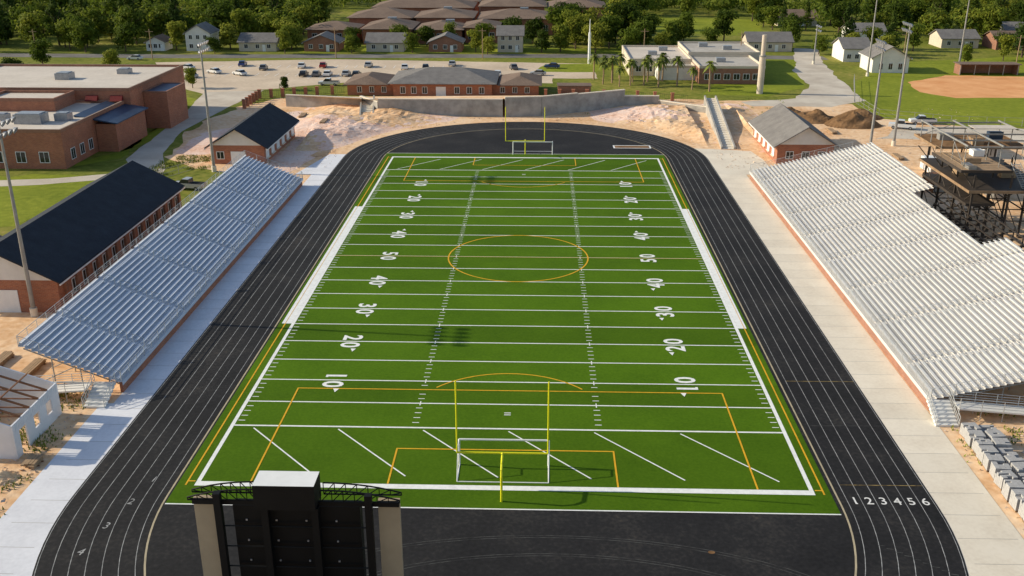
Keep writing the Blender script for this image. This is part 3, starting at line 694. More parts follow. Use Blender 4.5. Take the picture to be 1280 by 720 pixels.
for z in (6.6, 8.0, 9.4):
    mb = MB(); mb.tube((-15.5, -19.3, z), (-7.0, -19.3, z), .05, 5); mk('rear_rail', mb, ['black'], o)
for i in range(4):
    for j in range(4):
        mb = MB(); mb.box(-14.2+i*1.75, -14.1+i*1.75, -19.07, -19.0, 5.4+j*1.4, 5.5+j*1.4); mk('status_light', mb, ['lamp'], o)

# ------------------------------------------------------------------ buildings
def windows(parent, wall, a0, a1, fixed, z0, z1, n, w, frame='whitep', kind='window'):
    for i in range(n):
        c = a0+(a1-a0)*(i+.5)/n
        mb = MB(); e = .1
        if wall in ('s', 'n'):
            sg = -1 if wall == 's' else 1
            mb.box(c-w/2, c+w/2, fixed+sg*.01, fixed+sg*.07, z0, z1, 0)
            for (xa, xb, za, zb) in ((c-w/2-e, c-w/2-.005, z0-e, z1+e), (c+w/2+.005, c+w/2+e, z0-e, z1+e), (c-w/2, c+w/2, z1+.005, z1+e), (c-w/2, c+w/2, z0-e, z0-.005), (c-.03, c+.03, z0, z1)):
                mb.box(xa, xb, fixed+sg*.012, fixed+sg*.1, za, zb, 1)
        else:
            sg = -1 if wall == 'w' else 1
            mb.box(fixed+sg*.01, fixed+sg*.07, c-w/2, c+w/2, z0, z1, 0)
            for (xa, xb, za, zb) in ((c-w/2-e, c-w/2-.005, z0-e, z1+e), (c+w/2+.005, c+w/2+e, z0-e, z1+e), (c-w/2, c+w/2, z1+.005, z1+e), (c-w/2, c+w/2, z0-e, z0-.005), (c-.03, c+.03, z0, z1)):
                mb.box(fixed+sg*.012, fixed+sg*.1, xa, xb, za, zb, 1)
        mk(kind, mb, ['glass', frame], parent)

def gabled(name, label, x0, x1, y0, y1, ze, zr, wallm, gablem, roofm, axis='y', ov=.6, cat='building', group=None):
    o = thing(name, label, cat, ((x0+x1)/2, (y0+y1)/2, 0), group)
    mb = MB(); mb.box(x0, x1, y0, y1, 0, ze); mk('wall', mb, [wallm], o)
    sl = (zr-ze)
    if axis == 'y':
        xm = (x0+x1)/2
        for y, d in ((y0, .15), (y1-.15, .15)):
            mb = MB(); mb.solid([(x0, y, ze+.01), (x1, y, ze+.01), (xm, y, zr)], [(x0, y+d, ze+.01), (x1, y+d, ze+.01), (xm, y+d, zr)]); mk('gable', mb, [gablem], o)
        k = sl/((x1-x0)/2); mb = MB(); mb.gable(x0-ov, x1+ov, y0-ov, y1+ov, ze-ov*k+.12, zr+.12, 'y'); mk('roof', mb, [roofm], o)
        for x in (x0-ov, x1+ov):
            mb = MB(); mb.box(x-.05, x+.05, y0-ov, y1+ov, ze-ov*k-.08, ze-ov*k+.115); mk('fascia_board', mb, ['whitep'], o)
    else:
        ym = (y0+y1)/2
        for x, d in ((x0, .15), (x1-.15, .15)):
            mb = MB(); mb.solid([(x, y0, ze+.01), (x, y1, ze+.01), (x, ym, zr)], [(x+d, y0, ze+.01), (x+d, y1, ze+.01), (x+d, ym, zr)]); mk('gable', mb, [gablem], o)
        k = sl/((y1-y0)/2); mb = MB(); mb.gable(x0-ov, x1+ov, y0-ov, y1+ov, ze-ov*k+.12, zr+.12, 'x'); mk('roof', mb, [roofm], o)
    return o
b = gabled('locker_building', 'long brick building with dark navy roof behind the bleachers', -65, -51.3, 34.5, 74.5, 3.9, 7.4, 'brick', 'stucco', 'navyroof')
for i in range(14):
    y = 36+i*2.85
    mb = MB(); mb.box(-51.29, -50.95, y-.25, y+.25, 0, 3.5); mk('pilaster', mb, ['brick2'], b)
windows(b, 'e', 37, 74, -51.3, 1.2, 2.8, 13, 1.3)
mb = MB(); mb.box(-60, -56, 34.42, 34.48, 0, 2.7); mk('door', mb, ['whitep'], b)
b = gabled('concession_building', 'small brick concession building with dark roof and white gable', -56, -46.5, 104, 127, 3.4, 6.3, 'brick', 'stucco', 'navyroof', ov=.9)
for i in range(6):
    y = 106+i*3.8
    mb = MB(); mb.box(-46.49, -46.42, y-1.0, y+1.0, .9, 2.6, 0); mb.box(-46.49, -46.2, y-1.1, y+1.1, .75, .88, 1); mk('service_window', mb, ['whitep', 'conc'], b)
mb = MB(); mb.box(-52.5, -50, 103.9, 103.99, 0, 2.3); mk('door', mb, ['whitep'], b)
windows(b, 's', -56, -52.8, 104, 1.0, 2.2, 1, 1.2)
b = gabled('field_house', 'brick field house with grey shingle roof and white gable', 45.2, 55.2, 107, 128, 3.5, 6.6, 'brick', 'stucco', 'greyroof', ov=.9)
for i in range(5):
    y = 110+i*3.9
    mb = MB(); mb.box(45.12, 45.19, y-.9, y+.9, .9, 2.6, 0); mb.box(44.95, 45.19, y-1, y+1, .75, .88, 1); mk('service_window', mb, ['whitep', 'conc'], b)
windows(b, 's', 46, 54.5, 107, 1.0, 2.2, 3, 1.2)
b = gabled('storage_building', 'small dark roofed building on bare ground behind bleachers', -76, -67.5, 40, 52, 3.0, 4.8, 'siding', 'siding', 'greyroof')
b = thing('school_building', 'large red brick school with flat pale roofs', 'school', (-90, 125, 0))
def flat(x0, x1, y0, y1, z, name, roofm='membrane', wm='brick', par=.45, pm='brick2'):
    mb = MB(); mb.box(x0, x1, y0, y1, 0, z-.2); mk(name, mb, [wm], b)
    mb = MB(); mb.box(x0+.3, x1-.3, y0+.3, y1-.3, z-.19, z-.05); r = mk('roof', mb, [roofm], b)
    mb = MB(); mb.box(x0-.05, x1+.05, y0-.05, y0+.29, z-.19, z+par); mb.box(x0-.05, x1+.05, y1-.29, y1+.05, z-.19, z+par); mb.box(x0-.05, x0+.29, y0+.3, y1-.3, z-.19, z+par); mb.box(x1-.29, x1+.05, y0+.3, y1-.3, z-.19, z+par)
    mk('parapet', mb, [pm], b); return r
flat(-122, -79.2, 127.5, 159, 9, 'gym_wall')
flat(-79.1, -74.2, 134, 145, 7.6, 'annex_wall', 'blueroof', par=.1)
flat(-112, -80.5, 99.5, 127.3, 6.6, 'front_wall')
flat(-104, -90, 118, 126.8, 8.6, 'stair_wall', 'membrane')
mb = MB(); mb.box(-80.4, -76.6, 113, 127.3, 0, 5.2); mk('entrance_wall', mb, ['brick'], b)
mb = MB(); mb.solid([(-84, 112.4, 6.65), (-76, 112.4, 5.3), (-76, 128, 5.3), (-84, 128, 6.65)], [(-84, 112.4, 6.95), (-76, 112.4, 5.5), (-76, 128, 5.5), (-84, 128, 6.95)]); mk('canopy_roof', mb, ['blueroof'], b)
for (x, y, w, d, h) in ((-92, 106, 5, 3.2, 1.7), (-86, 109, 2.5, 2.2, 1.3), (-97, 109, 2, 2, 1.1), (-100, 140, 3, 3, 1.3), (-90, 148, 2.5, 2.5, 1.0)):
    zz = 6.56 if y < 127 else 8.96
    mb = MB(); mb.box(x, x+w, y, y+d, zz, zz+h); mb.box(x+.3, x+w-.3, y+.3, y+d-.3, zz+h+.002, zz+h+.15)
    mk('rooftop_unit', mb, ['lamp'], b)
windows(b, 's', -111, -82, 99.5, 1.2, 3.0, 7, 1.6)
windows(b, 'e', 101, 112, -80.5, 1.2, 3.0, 3, 1.5)
for x in (-118, -112, -106, -88, -83):
    mb = MB(); mb.solid([(x, 127.44, 7), (x+2.4, 127.44, 7), (x+2.4, 126.4, 7), (x, 126.4, 7)], [(x, 127.44, 8.0), (x+2.4, 127.44, 8.0), (x+2.4, 127.2, 8.0), (x, 127.2, 8.0)]); mk('awning', mb, ['maroon'], b)
b = thing('field_entrance_building', 'low brick building with grey hip roof and flat wings', 'building', (-21, 180, 0))
mb = MB(); mb.box(-33, -9, 172, 190, 0, 3.2); mk('wall', mb, ['brick'], b)
mb = MB(); mb.hip(-34.2, -7.8, 170.8, 191, 3.22, 5.9); mk('hip_roof', mb, ['greyroof'], b)
for xa, xb in ((-44.5, -33.02), (-8.98, 2.3)):
    mb = MB(); mb.box(xa, xb, 173.5, 187, 0, 2.7); mk('wing_wall', mb, ['brick'], b)
    mb = MB(); mb.hip(xa-.8 if xa < -40 else xa+1.3, xb-1.3 if xa < -40 else xb+.8, 172.2, 187.8, 2.72, 4.4); mk('wing_roof', mb, ['brownroof'], b)
windows(b, 's', -32, -24, 172, .9, 2.4, 3, 1.1); windows(b, 's', -19, -10, 172, .9, 2.4, 3, 1.1); windows(b, 's', -43, -34, 173.5, .9, 2.2, 3, 1.0); windows(b, 's', -8, 1, 173.5, .9, 2.2, 3, 1.0)
mb = MB(); mb.box(-22.6, -20.2, 171.9, 171.98, 0, 2.5); mk('door', mb, ['whitep'], b)
b = thing('storage_shed', 'small brick storage shed with flat roof', 'shed', (11, 175, 0)); mb = MB(); mb.box(7, 15, 174, 178, 0, 2.4); mk('wall', mb, ['brick2'], b); mb = MB(); mb.box(6.8, 15.2, 173.8, 178.2, 2.41, 2.6); mk('roof', mb, ['brownroof'], b)
for i, (x0, x1, d, ze, zr, wm, rm, lab) in enumerate([(-111, -103, 9, 5.6, 8, 'stucco', 'greyroof', 'two storey white house with grey gable roof'), (-94, -82, 10, 2.8, 5, 'siding', 'greyroof', 'low tan house with grey roof near parking lot'), (-73, -62, 10, 2.8, 5, 'brick2', 'greyroof', 'low brick house with grey roof near parking lot'), (-53, -41, 10, 2.8, 5.2, 'siding', 'greyroof', 'low tan house with grey roof near parking lot'), (-33, -22.5, 10, 2.9, 5, 'brick2', 'greyroof', 'low brick house with grey roof near parking lot'), (-11, -3, 9, 5.2, 7.6, 'siding', 'greyroof', 'two storey tan house with grey roof'), (-124, -118, 7, 2.8, 4.3, 'stucco', 'brownroof', 'small white house with brown roof')]):
    y0 = 252; b = gabled('house', lab, x0, x1, y0, y0+d, ze, zr, wm, wm, rm, axis='x' if i % 2 else 'y', ov=.5, cat='house')
    windows(b, 's', x0+.5, x1-.5, y0, 1, 2.2, 3, 1.1)
    if ze > 4: windows(b, 's', x0+.5, x1-.5, y0, 3.8, 5, 3, 1.0)
    mb = MB(); xm = (x0+x1)/2+1.6; mb.box(xm, xm+1, y0-.08, y0-.01, 0, 2.1); mk('door', mb, ['whitep'], b)
for (x0, x1, y0, d, ze, zr, wm, rm, lab) in [(69, 83, 256, 10, 3, 5.4, 'siding', 'greyroof', 'low tan house with grey roof beside road'), (93, 101, 234, 12, 3.8, 6.2, 'stucco', 'greyroof', 'white house with grey gable roof'), (134, 146, 266, 11, 3, 5.2, 'siding', 'greyroof', 'low tan house with grey roof'), (150, 162, 262, 11, 3, 5.2, 'brick2', 'brownroof', 'low brick house with brown roof'), (110, 122, 285, 11, 3, 5.2, 'stucco', 'greyroof', 'white house with grey roof among trees'), (165, 178, 290, 11, 3, 5.2, 'siding', 'greyroof', 'tan house with grey roof among trees'), (95, 110, 330, 12, 3, 5.5, 'siding', 'brownroof', 'tan house with brown roof among trees')]:
    b = gabled('house', lab, x0, x1, y0, y0+d, ze, zr, wm, wm, rm, axis='x', ov=.5, cat='house'); windows(b, 's', x0+.5, x1-.5, y0, 1, 2.2, 3, 1.1)
    mb = MB(); xm = (x0+x1)/2+1.6; mb.box(xm, xm+1, y0-.08, y0-.01, 0, 2.1); mk('door', mb, ['whitep'], b)
b = gabled('chapel', 'white gabled hall with grey roof beside road', 95, 105, 213, 224, 4.2, 7, 'stucco', 'stucco', 'greyroof', cat='hall'); windows(b, 's', 96, 104, 213, 1, 2.6, 3, 1)
b = thing('dugout', 'brick dugout with dark roof beside baseball infield', 'dugout', (126, 212, 0)); mb = MB(); mb.box(118, 134, 213.5, 214, 0, 2.8); mb.box(118, 118.4, 210, 213.49, 0, 2.8); mb.box(133.6, 134, 210, 213.49, 0, 2.8); mk('wall', mb, ['brick2'], b)
mb = MB(); mb.box(117.6, 134.4, 209.4, 214.4, 2.81, 3.0); mk('roof', mb, ['brownroof'], b)
for i in range(5): mb = MB(); mb.box(118+i*3.9, 118.2+i*3.9, 209.8, 209.99, 0, 2.8); mk('front_post', mb, ['gsteel'], b)
b = thing('school_building', 'low tan and brick school with flat grey roofs near palms', 'school', (45, 212, 0))
flat(27, 43.9, 206, 234, 4.2, 'west_wall', 'membrane', 'siding', pm='siding'); flat(44, 61, 193, 213.9, 4.2, 'front_wall', 'greymem', 'brick2', pm='siding'); flat(44, 64, 214, 237, 5.0, 'rear_wall', 'greymem', 'siding', pm='siding')
flat(34, 43.9, 199, 205.9, 3.4, 'porch_wall', 'greymem', 'stucco', pm='siding')
windows(b, 's', 45, 60, 193, 1.2, 2.6, 6, 1.5); windows(b, 's', 28, 34, 206, 1.2, 2.6, 2, 1.4)
for (x, y, z) in ((50, 203, 4.15), (55, 222, 4.95), (49, 228, 4.95), (33, 216, 4.15), (37, 225, 4.15)):
    mb = MB(); mb.box(x, x+2.5, y, y+2, z, z+1.1); mk('rooftop_unit', mb, ['lamp'], b)
b = thing('school_building', 'sprawling low brown brick school with wide brown roofs', 'school', (-20, 320, 0))
for (x0, x1, y0, y1, z, zr) in ((-76, -60, 271, 287, 4.6, 6.8), (-57, -41, 270, 291, 5.0, 7.6), (-39, -24, 272, 290, 4.6, 6.8), (-23, -12, 275, 292, 5.0, 6.8), (-66, -44, 294, 316, 6.2, 9), (-42, -22, 295, 318, 6.2, 8.6), (-19.5, 8, 298, 322, 5.6, 8.2), (-62, -24, 324, 346, 7, 10), (-21, 4, 330, 354, 7, 10.4), (6, 28, 334, 358, 6.4, 9.6), (-50, -23, 352, 380, 7, 10.6)):
    mb = MB(); mb.box(x0, x1, y0, y1, 0, z); mk('wing_wall', mb, ['brick'], b)
    mb = MB(); mb.hip(x0-.9, x1+.9, y0-.9, y1+.9, z+.01, zr); mk('wing_roof', mb, ['brownroof'], b)
    if y0 < 325: windows(b, 's', x0+1, x1-1, y0, 1.4, 3.4, 5, 1.5)
for (xa, xb, y, z) in ((-59.1, -57.9, 280, 3.6), (-23, -20, 305, 3.6)):
    mb = MB(); mb.box(xa, xb, y, y+4, 0, z); mk('link_corridor', mb, ['siding'], b)
for (x, y, z) in ((-50, 280, 7.0), (-30, 280, 6.3), (-33, 305, 8.2), (-5, 309, 7.7), (-45, 334, 9.5), (-8, 343, 10)):
    mb = MB(); mb.box(x, x+3, y, y+2, z-1.0, z+.9); mk('roof_vent', mb, ['lamp'], b)
# white metal shed shell
b = thing('metal_shed', 'unfinished white metal building shell with open rusty rafters', 'shed', (-46, 7, 0))
mb = MB(); X = -40.5; ZE = 3.1
def hole_wall(mb, ys, z1, holes):
    cur = ys[0]
    for (a, bb, zl, zh) in holes:
        mb.box(X-.15, X, cur, a, 0, z1)
        if zl > 0: mb.box(X-.15, X, a+.001, bb-.001, 0, zl)
        mb.box(X-.15, X, a+.001, bb-.001, zh, z1); cur = bb
    mb.box(X-.15, X, cur, ys[1], 0, z1)
hole_wall(mb, (3.0, 11.0), ZE, [(3.9, 5.1, 0, 2.2), (6.4, 7.4, 1.0, 2.2), (8.6, 9.6, 1.0, 2.2)])
for (ya, yb) in ((3.0, 3.15), (10.85, 11.0)):
    mb.solid([(-50, ya, 0), (X-.16, ya, 0), (X-.16, ya, ZE), (-45.3, ya, 4.7), (-50, ya, ZE)], [(-50, yb, 0), (X-.16, yb, 0), (X-.16, yb, ZE), (-45.3, yb, 4.7), (-50, yb, ZE)])
mb.box(-50.15, -50.01, 3.0, 11.0, 0, ZE)
for k in range(26): yy = 3.1+k*.3; mb.box(X+.001, X+.025, yy, yy+.05, 2.3, ZE-.02)
mk('sheet_wall', mb, ['metalwall'], b)
for y in (4.6, 6.2, 7.8, 9.4):
    mb = MB(); mb.tube((X-.1, y, ZE+.05), (-45.3, y, 4.75), .1, 4); mb.tube((-45.3, y, 4.75), (-50, y, ZE+.05), .1, 4); mb.tube((X-.2, y, ZE+.02), (-49.9, y, ZE+.02), .07, 4); mk('rafter', mb, ['rust'], b)
for xx, zz in ((-45.3, 4.87), (-42.9, 4.05), (-47.7, 4.05)):
    mb = MB(); mb.tube((xx, 3.2, zz), (xx, 10.8, zz), .07, 4); mk('purlin', mb, ['rust'], b)
for (x, y, l, lab) in ((-44, -4, 3, 'stacked timber planks on bare dirt'), (-42.5, -9, 2.5, 'stacked timber planks on bare dirt'), (-48, 17.5, 4, 'stacked timber planks beside bleacher ramp'), (-58, 16, 5, 'stacked timber planks on bare dirt'), (-52, 20, 3, 'stacked timber planks on bare dirt'), (-43, 134, 4, 'stacked timber planks on pale clay'), (-50, 145, 4, 'stacked timber planks on pale clay'), (62, 132, 4, 'stacked timber planks on bare dirt'), (68, 110, 4, 'stacked timber planks on bare dirt'), (-39.4, 1.5, 1.6, 'small timber stack beside the walkway')):
    o = thing('timber_stack', lab, 'timber', (x, y, 0), 'timber stacks on the site')
    zb = max(0, emb(x, y)) if y > 120 else 0
    mb = MB()
    for j in range(3):
        for i in range(4): mb.box(x+i*.27+rnd.uniform(-.03, .03), x+i*.27+.24, y+rnd.uniform(-.2, .2), y+l+rnd.uniform(-.2, .2), zb+.1+j*.13, zb+.1+j*.13+.11)
    mk('planks', mb, ['wood'], o); mb = MB(); mb.box(x-.1, x+1.2, y+.4, y+.5, .01, zb+.095); mb.box(x-.1, x+1.2, y+l-.5, y+l-.4, .01, zb+.095); mk('bearer', mb, ['rust'], o)

def block_stack(x, y, rz, nz):
    o = thing('concrete_block_pallet', 'pallet stacked with grey concrete blocks on dirt', 'block pallet', (0, 0, 0), 'pallets of concrete blocks')
    mb = MB()
    for j in range(nz):
        for i in range(3):
            for k in range(5):
                if j == nz-1 and rnd.random() < .12: continue
                a = -.62+i*.42; c = -.55+k*.22; mb.box(a, a+.40, c, c+.205, .16+j*.205, .16+j*.205+.195)
    mk('block', mb, ['block'], o)
    mb = MB()
    for k in range(5): mb.box(-.62, .62, -.55+k*.25, -.45+k*.25, .12, .15)
    for k in range(3): mb.box(-.6+k*.55, -.5+k*.55, -.54, .54, .01, .118)
    mk('pallet', mb, ['wood'], o)
    o.location = (x, y, 0); o.rotation_euler = (0, 0, rz)
for i in range(7): block_stack(40.2-.05*i+rnd.uniform(-.12, .12), 8.9-i*1.3, rnd.uniform(-.12, .12), 5); block_stack(41.8-.05*i+rnd.uniform(-.12, .12), 8.9-i*1.3, rnd.uniform(-.12, .12), 5 if i % 3 else 4)
for i in range(3):
    for j in range(4): block_stack(39.7+j*1.5+rnd.uniform(-.08, .08), -.6-i*1.35, rnd.uniform(-.08, .08), 6)

def post_fence(pts, step, label, h=2.0, brick=True):
    for (a, b) in zip(pts, pts[1:]):
        A = Vector((*a, 0)); B = Vector((*b, 0)); n = max(1, int((B-A).length/step))
        o = thing('fence', label, 'fence', (*a, 0), 'fence sections')
        for i in range(n):
            c = A.lerp(B, i/n); mb = MB()
            if brick: mb.box(c.x-.35, c.x+.35, c.y-.35, c.y+.35, 0, h); mb.box(c.x-.43, c.x+.43, c.y-.43, c.y+.43, h+.002, h+.14)
            else: mb.tube(c, c+Vector((0, 0, h)), .05, 5)
            mk('brick_post' if brick else 'fence_post', mb, ['brick' if brick else 'gsteel'], o)
        mb = MB()
        d = (B-A).normalized()*.5 if brick else Vector((0, 0, 0))
        for hh in ((.3, h-.25) if brick else (.1, h*.5, h-.03)): mb.tube(A+d+Vector((0, 0, hh)), B-d+Vector((0, 0, hh)), .035, 5)
        if brick:
            L = (B-A).length; k = 1
            while k*.5 < L-.5: c = A.lerp(B, k*.5/L); mb.tube(c+Vector((0, 0, .3)), c+Vector((0, 0, h-.25)), .02, 4); k += 1
        mk('rail', mb, ['steel' if brick else 'gsteel'], o)
post_fence([(-65, 156), (-65, 169), (-52, 173.5), (-45, 176)], 2.6, 'black metal fence with red brick posts')
post_fence([(4, 171.5), (14, 171.5), (26, 170), (38, 166)], 3.2, 'black metal fence with red brick posts')
post_fence([(86, 199), (77, 168), (77, 150), (90, 143), (104, 141), (150, 141)], 3.5, 'chain link fence around the baseball lawn', 1.8, False)
post_fence([(-69, 60), (-66, 84), (-58, 100)], 3.5, 'chain link fence beside driveway', 1.6, False)

# ------------------------------------------------------------------ vehicles
CARC = {'white': (0.75, 0.75, 0.74), 'silver': (0.4, 0.41, 0.42), 'black': (0.02, 0.02, 0.022), 'blue': (0.03, 0.06, 0.2), 'red': (0.35, 0.02, 0.02), 'grey': (0.13, 0.13, 0.14)}
for k, c in CARC.items(): M['car_'+k] = nmat('car_paint_'+k, two(c, .93), .5, .25, metal=.1, spec=.5)
M['light'] = nmat('headlight_lens', two((.7, .7, .68)), 1, .2)
def car(x, y, rz, col, truck=False, label=None):
    o = thing('pickup_truck' if truck else 'parked_car', label or f'{col} {"pickup truck" if truck else "sedan"} standing on pale asphalt', 'truck' if truck else 'car', (0, 0, 0), 'parked cars')
    L = 2.7 if truck else 2.25; w = .92
    prof = [(-L, .35), (-L, .8), (-L+.15, .92), (-.9*L/2.25, 1.0), (L*.42, 1.0), (L-.2, .82), (L, .6), (L, .35)] if not truck else [(-L, .45), (-L, 1.1), (-.3, 1.12), (1.2, 1.12), (L-.1, 1.02), (L, .7), (L, .45)]
    mb = MB(); mb.solid([(-w, a, z) for a, z in prof], [(w, a, z) for a, z in prof]); mk('body', mb, ['car_'+col], o)
    cab = [(-1.75, 1.0), (-1.2, 1.42), (.3, 1.45), (1.0, 1.0)] if not truck else [(-.5, 1.13), (-.4, 1.75), (.75, 1.78), (1.4, 1.13)]
    mb = MB(); mb.solid([(-w+.12, a, z) for a, z in cab], [(w-.12, a, z) for a, z in cab]); mk('window', mb, ['glass'], o)
    ct = [(cab[1][0]-.05, cab[1][1]+.005), (cab[1][0]+.05, cab[1][1]+.07), (cab[2][0]-.1, cab[2][1]+.07), (cab[2][0]+.05, cab[2][1]+.005)]
    mb = MB(); mb.solid([(-w+.14, a, z) for a, z in ct], [(w-.14, a, z) for a, z in ct]); mk('roof_panel', mb, ['car_'+col], o)
    for sx in (-1, 1):
        for yy in (-L*.62, L*.62):
            mb = MB(); mb.tube((sx*(w-.2), yy, .34), (sx*(w+.02), yy, .34), .34, 12); mb.tube((sx*(w+.02), yy, .34), (sx*(w+.035), yy, .34), .2, 8, 1); mk('wheel', mb, ['rubber', 'lamp'], o)
        mb = MB(); mb.box(sx*.55-.18, sx*.55+.18, L+.001, L+.03, .6 if truck else .48, .75 if truck else .6); mk('headlight', mb, ['light'], o)
    if truck:
        mb = MB(); mb.box(-w+.1, w-.1, -L+.12, -.6, 1.125, 1.14); mk('cargo_bed', mb, ['rubber'], o)
    o.location = (x, y, .03); o.rotation_euler = (0, 0, rz)
cols = ['white', 'white', 'black', 'grey', 'white', 'white', 'silver', 'black']
for i, (x, y) in enumerate([(-88, 207), (-80, 204), (-62, 203), (-58.5, 203), (-55.5, 203.5), (-52, 188), (-50.5, 204), (-47.5, 203)]):
    car(x, y, (0 if i > 1 else .9)+rnd.uniform(-.05, .05)+(1.5 if i == 5 else 0), cols[i], truck=(i == 5))
for (x, y, c, r) in [(-23, 223, 'silver', 0), (6, 219, 'blue', 1.5), (-5, 217, 'grey', .2), (-120, 232, 'white', 1.5), (-98, 214, 'white', 1.2), (-30, 216, 'black', .1), (-36, 216, 'white', .1), (2, 206, 'silver', 1.5), (-9, 205, 'white', 0), (-76, 214, 'grey', .1), (-66, 218, 'white', .1), (-60, 219, 'red', .1), (-47, 220, 'silver', 0), (-84, 221, 'blue', .1), (-92, 200, 'silver', .8)]: car(x, y, r, c)
car(-76.5, 138, .1, 'blue', label='blue sedan parked beside the brick school'); car(-75.8, 144, .1, 'black', label='black sedan parked beside the brick school')
car(-54.5, 87, 1.4, 'silver', truck=True, label='silver pickup truck on dirt behind the bleachers')
car(78, 138, 1.2, 'white', truck=True, label='white pickup truck on bare construction ground'); car(84, 143, 1.5, 'white', truck=True, label='white pickup truck on bare construction ground')
car(55, 251, 1.5, 'white'); car(103, 228, .3, 'grey')

# ------------------------------------------------------------------ trees
def leafquad(mb, p, nrm, s, r):
    u = nrm.orthogonal().normalized(); u.rotate(Matrix.Rotation(r.uniform(0, 6.28), 3, nrm)); w = nrm.cross(u)
    mb.face([p-u*s, p-w*s*.6, p+u*s, p+w*s*.6])
def crown(seed, H, R, kind):
    r = random.Random(seed); mb = MB(); blobs = []
    if kind == 'broad':
        for i in range(16):
            a = r.uniform(0, 6.28); d = r.uniform(0, .65)*R; z = H*r.uniform(.3, .86); k = 1-abs(z/H-.55)*.8
            blobs.append((Vector((d*math.cos(a)*k, d*math.sin(a)*k, z)), R*r.uniform(.3, .5), R*r.uniform(.25, .42)))
        per = 120; ls = .38
    else:
        for i in range(15):
            t = i/14; z = H*(.24+.72*t); rad = R*(1-t)*.85+.3; a = r.uniform(0, 6.28); d = rad*.4
            blobs.append((Vector((d*math.cos(a), d*math.sin(a), z)), rad*r.uniform(.6, .9), H*.065*r.uniform(.8, 1.3)))
        per = 95; ls = .32
    for c, rh, rv in blobs:
        for _ in range(per):
            v = Vector((r.gauss(0, 1), r.gauss(0, 1), r.gauss(0, 1))).normalized(); k = r.uniform(.55, 1.08)
            p = c+Vector((v.x*rh*k, v.y*rh*k, v.z*rv*k)); nrm = (v+Vector((r.uniform(-1, 1), r.uniform(-1, 1), r.uniform(-.4, 1)))*.7).normalized()
            leafquad(mb, p, nrm, ls*r.uniform(.6, 1.5), r)
    return mb
def tree_template(name, seed, H, R, kind, label):
    o = thing(name, label, 'tree', (0, 0, 0), 'trees around the stadium'); mb = MB()
    mb.tube((0, 0, 0), (.1, .05, H*.5), .26, 7, r2=.16); mb.tube((.1, .05, H*.5), (.05, 0, H*.85), .16, 6, r2=.05)
    r = random.Random(seed)
    for i in range(5):
        a = i*1.3+r.random(); z = H*r.uniform(.3, .55); mb.tube((.05, 0, z), (R*.55*math.cos(a), R*.55*math.sin(a), z+H*.22), .1, 5, r2=.03)
    mk('trunk', mb, ['bark'], o); mk('crown', crown(seed, H, R, kind), ['leafA' if kind == 'broad' else 'leafB'], o); return o
TT = [tree_template('oak_tree', 11+i, 10, 4.8+.4*i, 'broad', 'leafy green broadleaf tree with rounded uneven crown') for i in range(4)]
TT += [tree_template('pine_tree', 31+i, 13.5, 3.6+.3*i, 'pine', 'tall dark green pine tree with ragged crown') for i in range(3)]
first = {}
cnt = 0
def put(x, y, k, s=1.0, label=None):
    global cnt
    sc = (s*rnd.uniform(.9, 1.15), s*rnd.uniform(.9, 1.15), s*rnd.uniform(.88, 1.12)); cnt += 1
    t = TT[k]
    if k not in first:
        first[k] = 1; t.location = (x, y, 0); t.rotation_euler = (0, 0, rnd.uniform(0, 6.28)); t.scale = sc
        return t
    return copy_thing(t, (x, y, 0), rnd.uniform(0, 6.28), sc, label)
for (x, y, s) in [(-86, 183, .5), (-62, 181, .38), (-44, 265, .7), (-35, 265, .75), (-27, 265, .8), (-16, 262, .8), (-7, 266, .9), (0, 274, .9), (9, 254, .9), (14, 260, 1.0), (20, 250, .95), (25, 262, 1.15), (28, 275, 1.2), (41, 287, .9), (49, 270, .9), (66, 283, 1.0), (65, 366, .9), (58, 262, .7), (-118, 210, .6), (-140, 215, .9), (-150, 200, .9), (-135, 190, .8), (-60, 264, .7), (-78, 262, .8), (-82, 266, .9), (34, 258, 1.0), (36, 270, 1.1), (18, 274, 1.1),
    (-18, 252, .75), (3, 252, .85), (-38, 250, .6), (-57, 252, .65), (30, 244, .8), (44, 258, .9), (14, 270, 1.1), (12, 296, 1.0), (14, 312, 1.1), (12, 326, 1.0), (52, 282, 1.0), (40, 244, .7), (-10, 293, .6), (-98, 256, .9), (-78, 256, .8), (-115, 254, .9), (-130, 250, .9)]:
    put(x, y, rnd.randrange(0, 4), s)
def scatter(n, x0, x1, y0, y1, pine=.3, mind=5.0, excl=()):
    pts = []; tries = 0
    while len(pts) < n and tries < n*40:
        tries += 1; x = rnd.uniform(x0, x1); y = rnd.uniform(y0, y1)
        if any(a < x < b and c < y < d for a, b, c, d in excl): continue
        if any((x-p[0])**2+(y-p[1])**2 < mind**2 for p in pts): continue
        pts.append((x, y)); k = rnd.randrange(4, 7) if rnd.random() < pine else rnd.randrange(0, 4)
        put(x, y, k, rnd.uniform(.75, 1.4))
SCH = (-80, 30, 262, 388)
scatter(72, -225, -82, 264, 345, .3, 7.0, [SCH])
scatter(16, -205, -128, 246, 266, .2, 7.0)
scatter(8, 10, 34, 264, 298, .1, 6)
scatter(10, 30, 40, 280, 345, .3, 6)
scatter(62, 88, 225, 262, 360, .2, 7.5, [(90, 126, 270, 300), (160, 182, 276, 304), (90, 115, 315, 345), (128, 165, 248, 280)])
scatter(14, 145, 240, 232, 262, .2, 7)
for (x, y, s) in [(86, 268, .9), (90, 250, .7), (108, 245, .7), (112, 250, .8), (128, 232, .6), (142, 238, .7), (-100, 246, .6), (-78, 247, .7), (-57, 248, .6), (-14, 247, .6), (110, 262, .8), (122, 258, .8), (148, 252, .7), (102, 256, .7)]: put(x, y, rnd.randrange(0, 4), s)
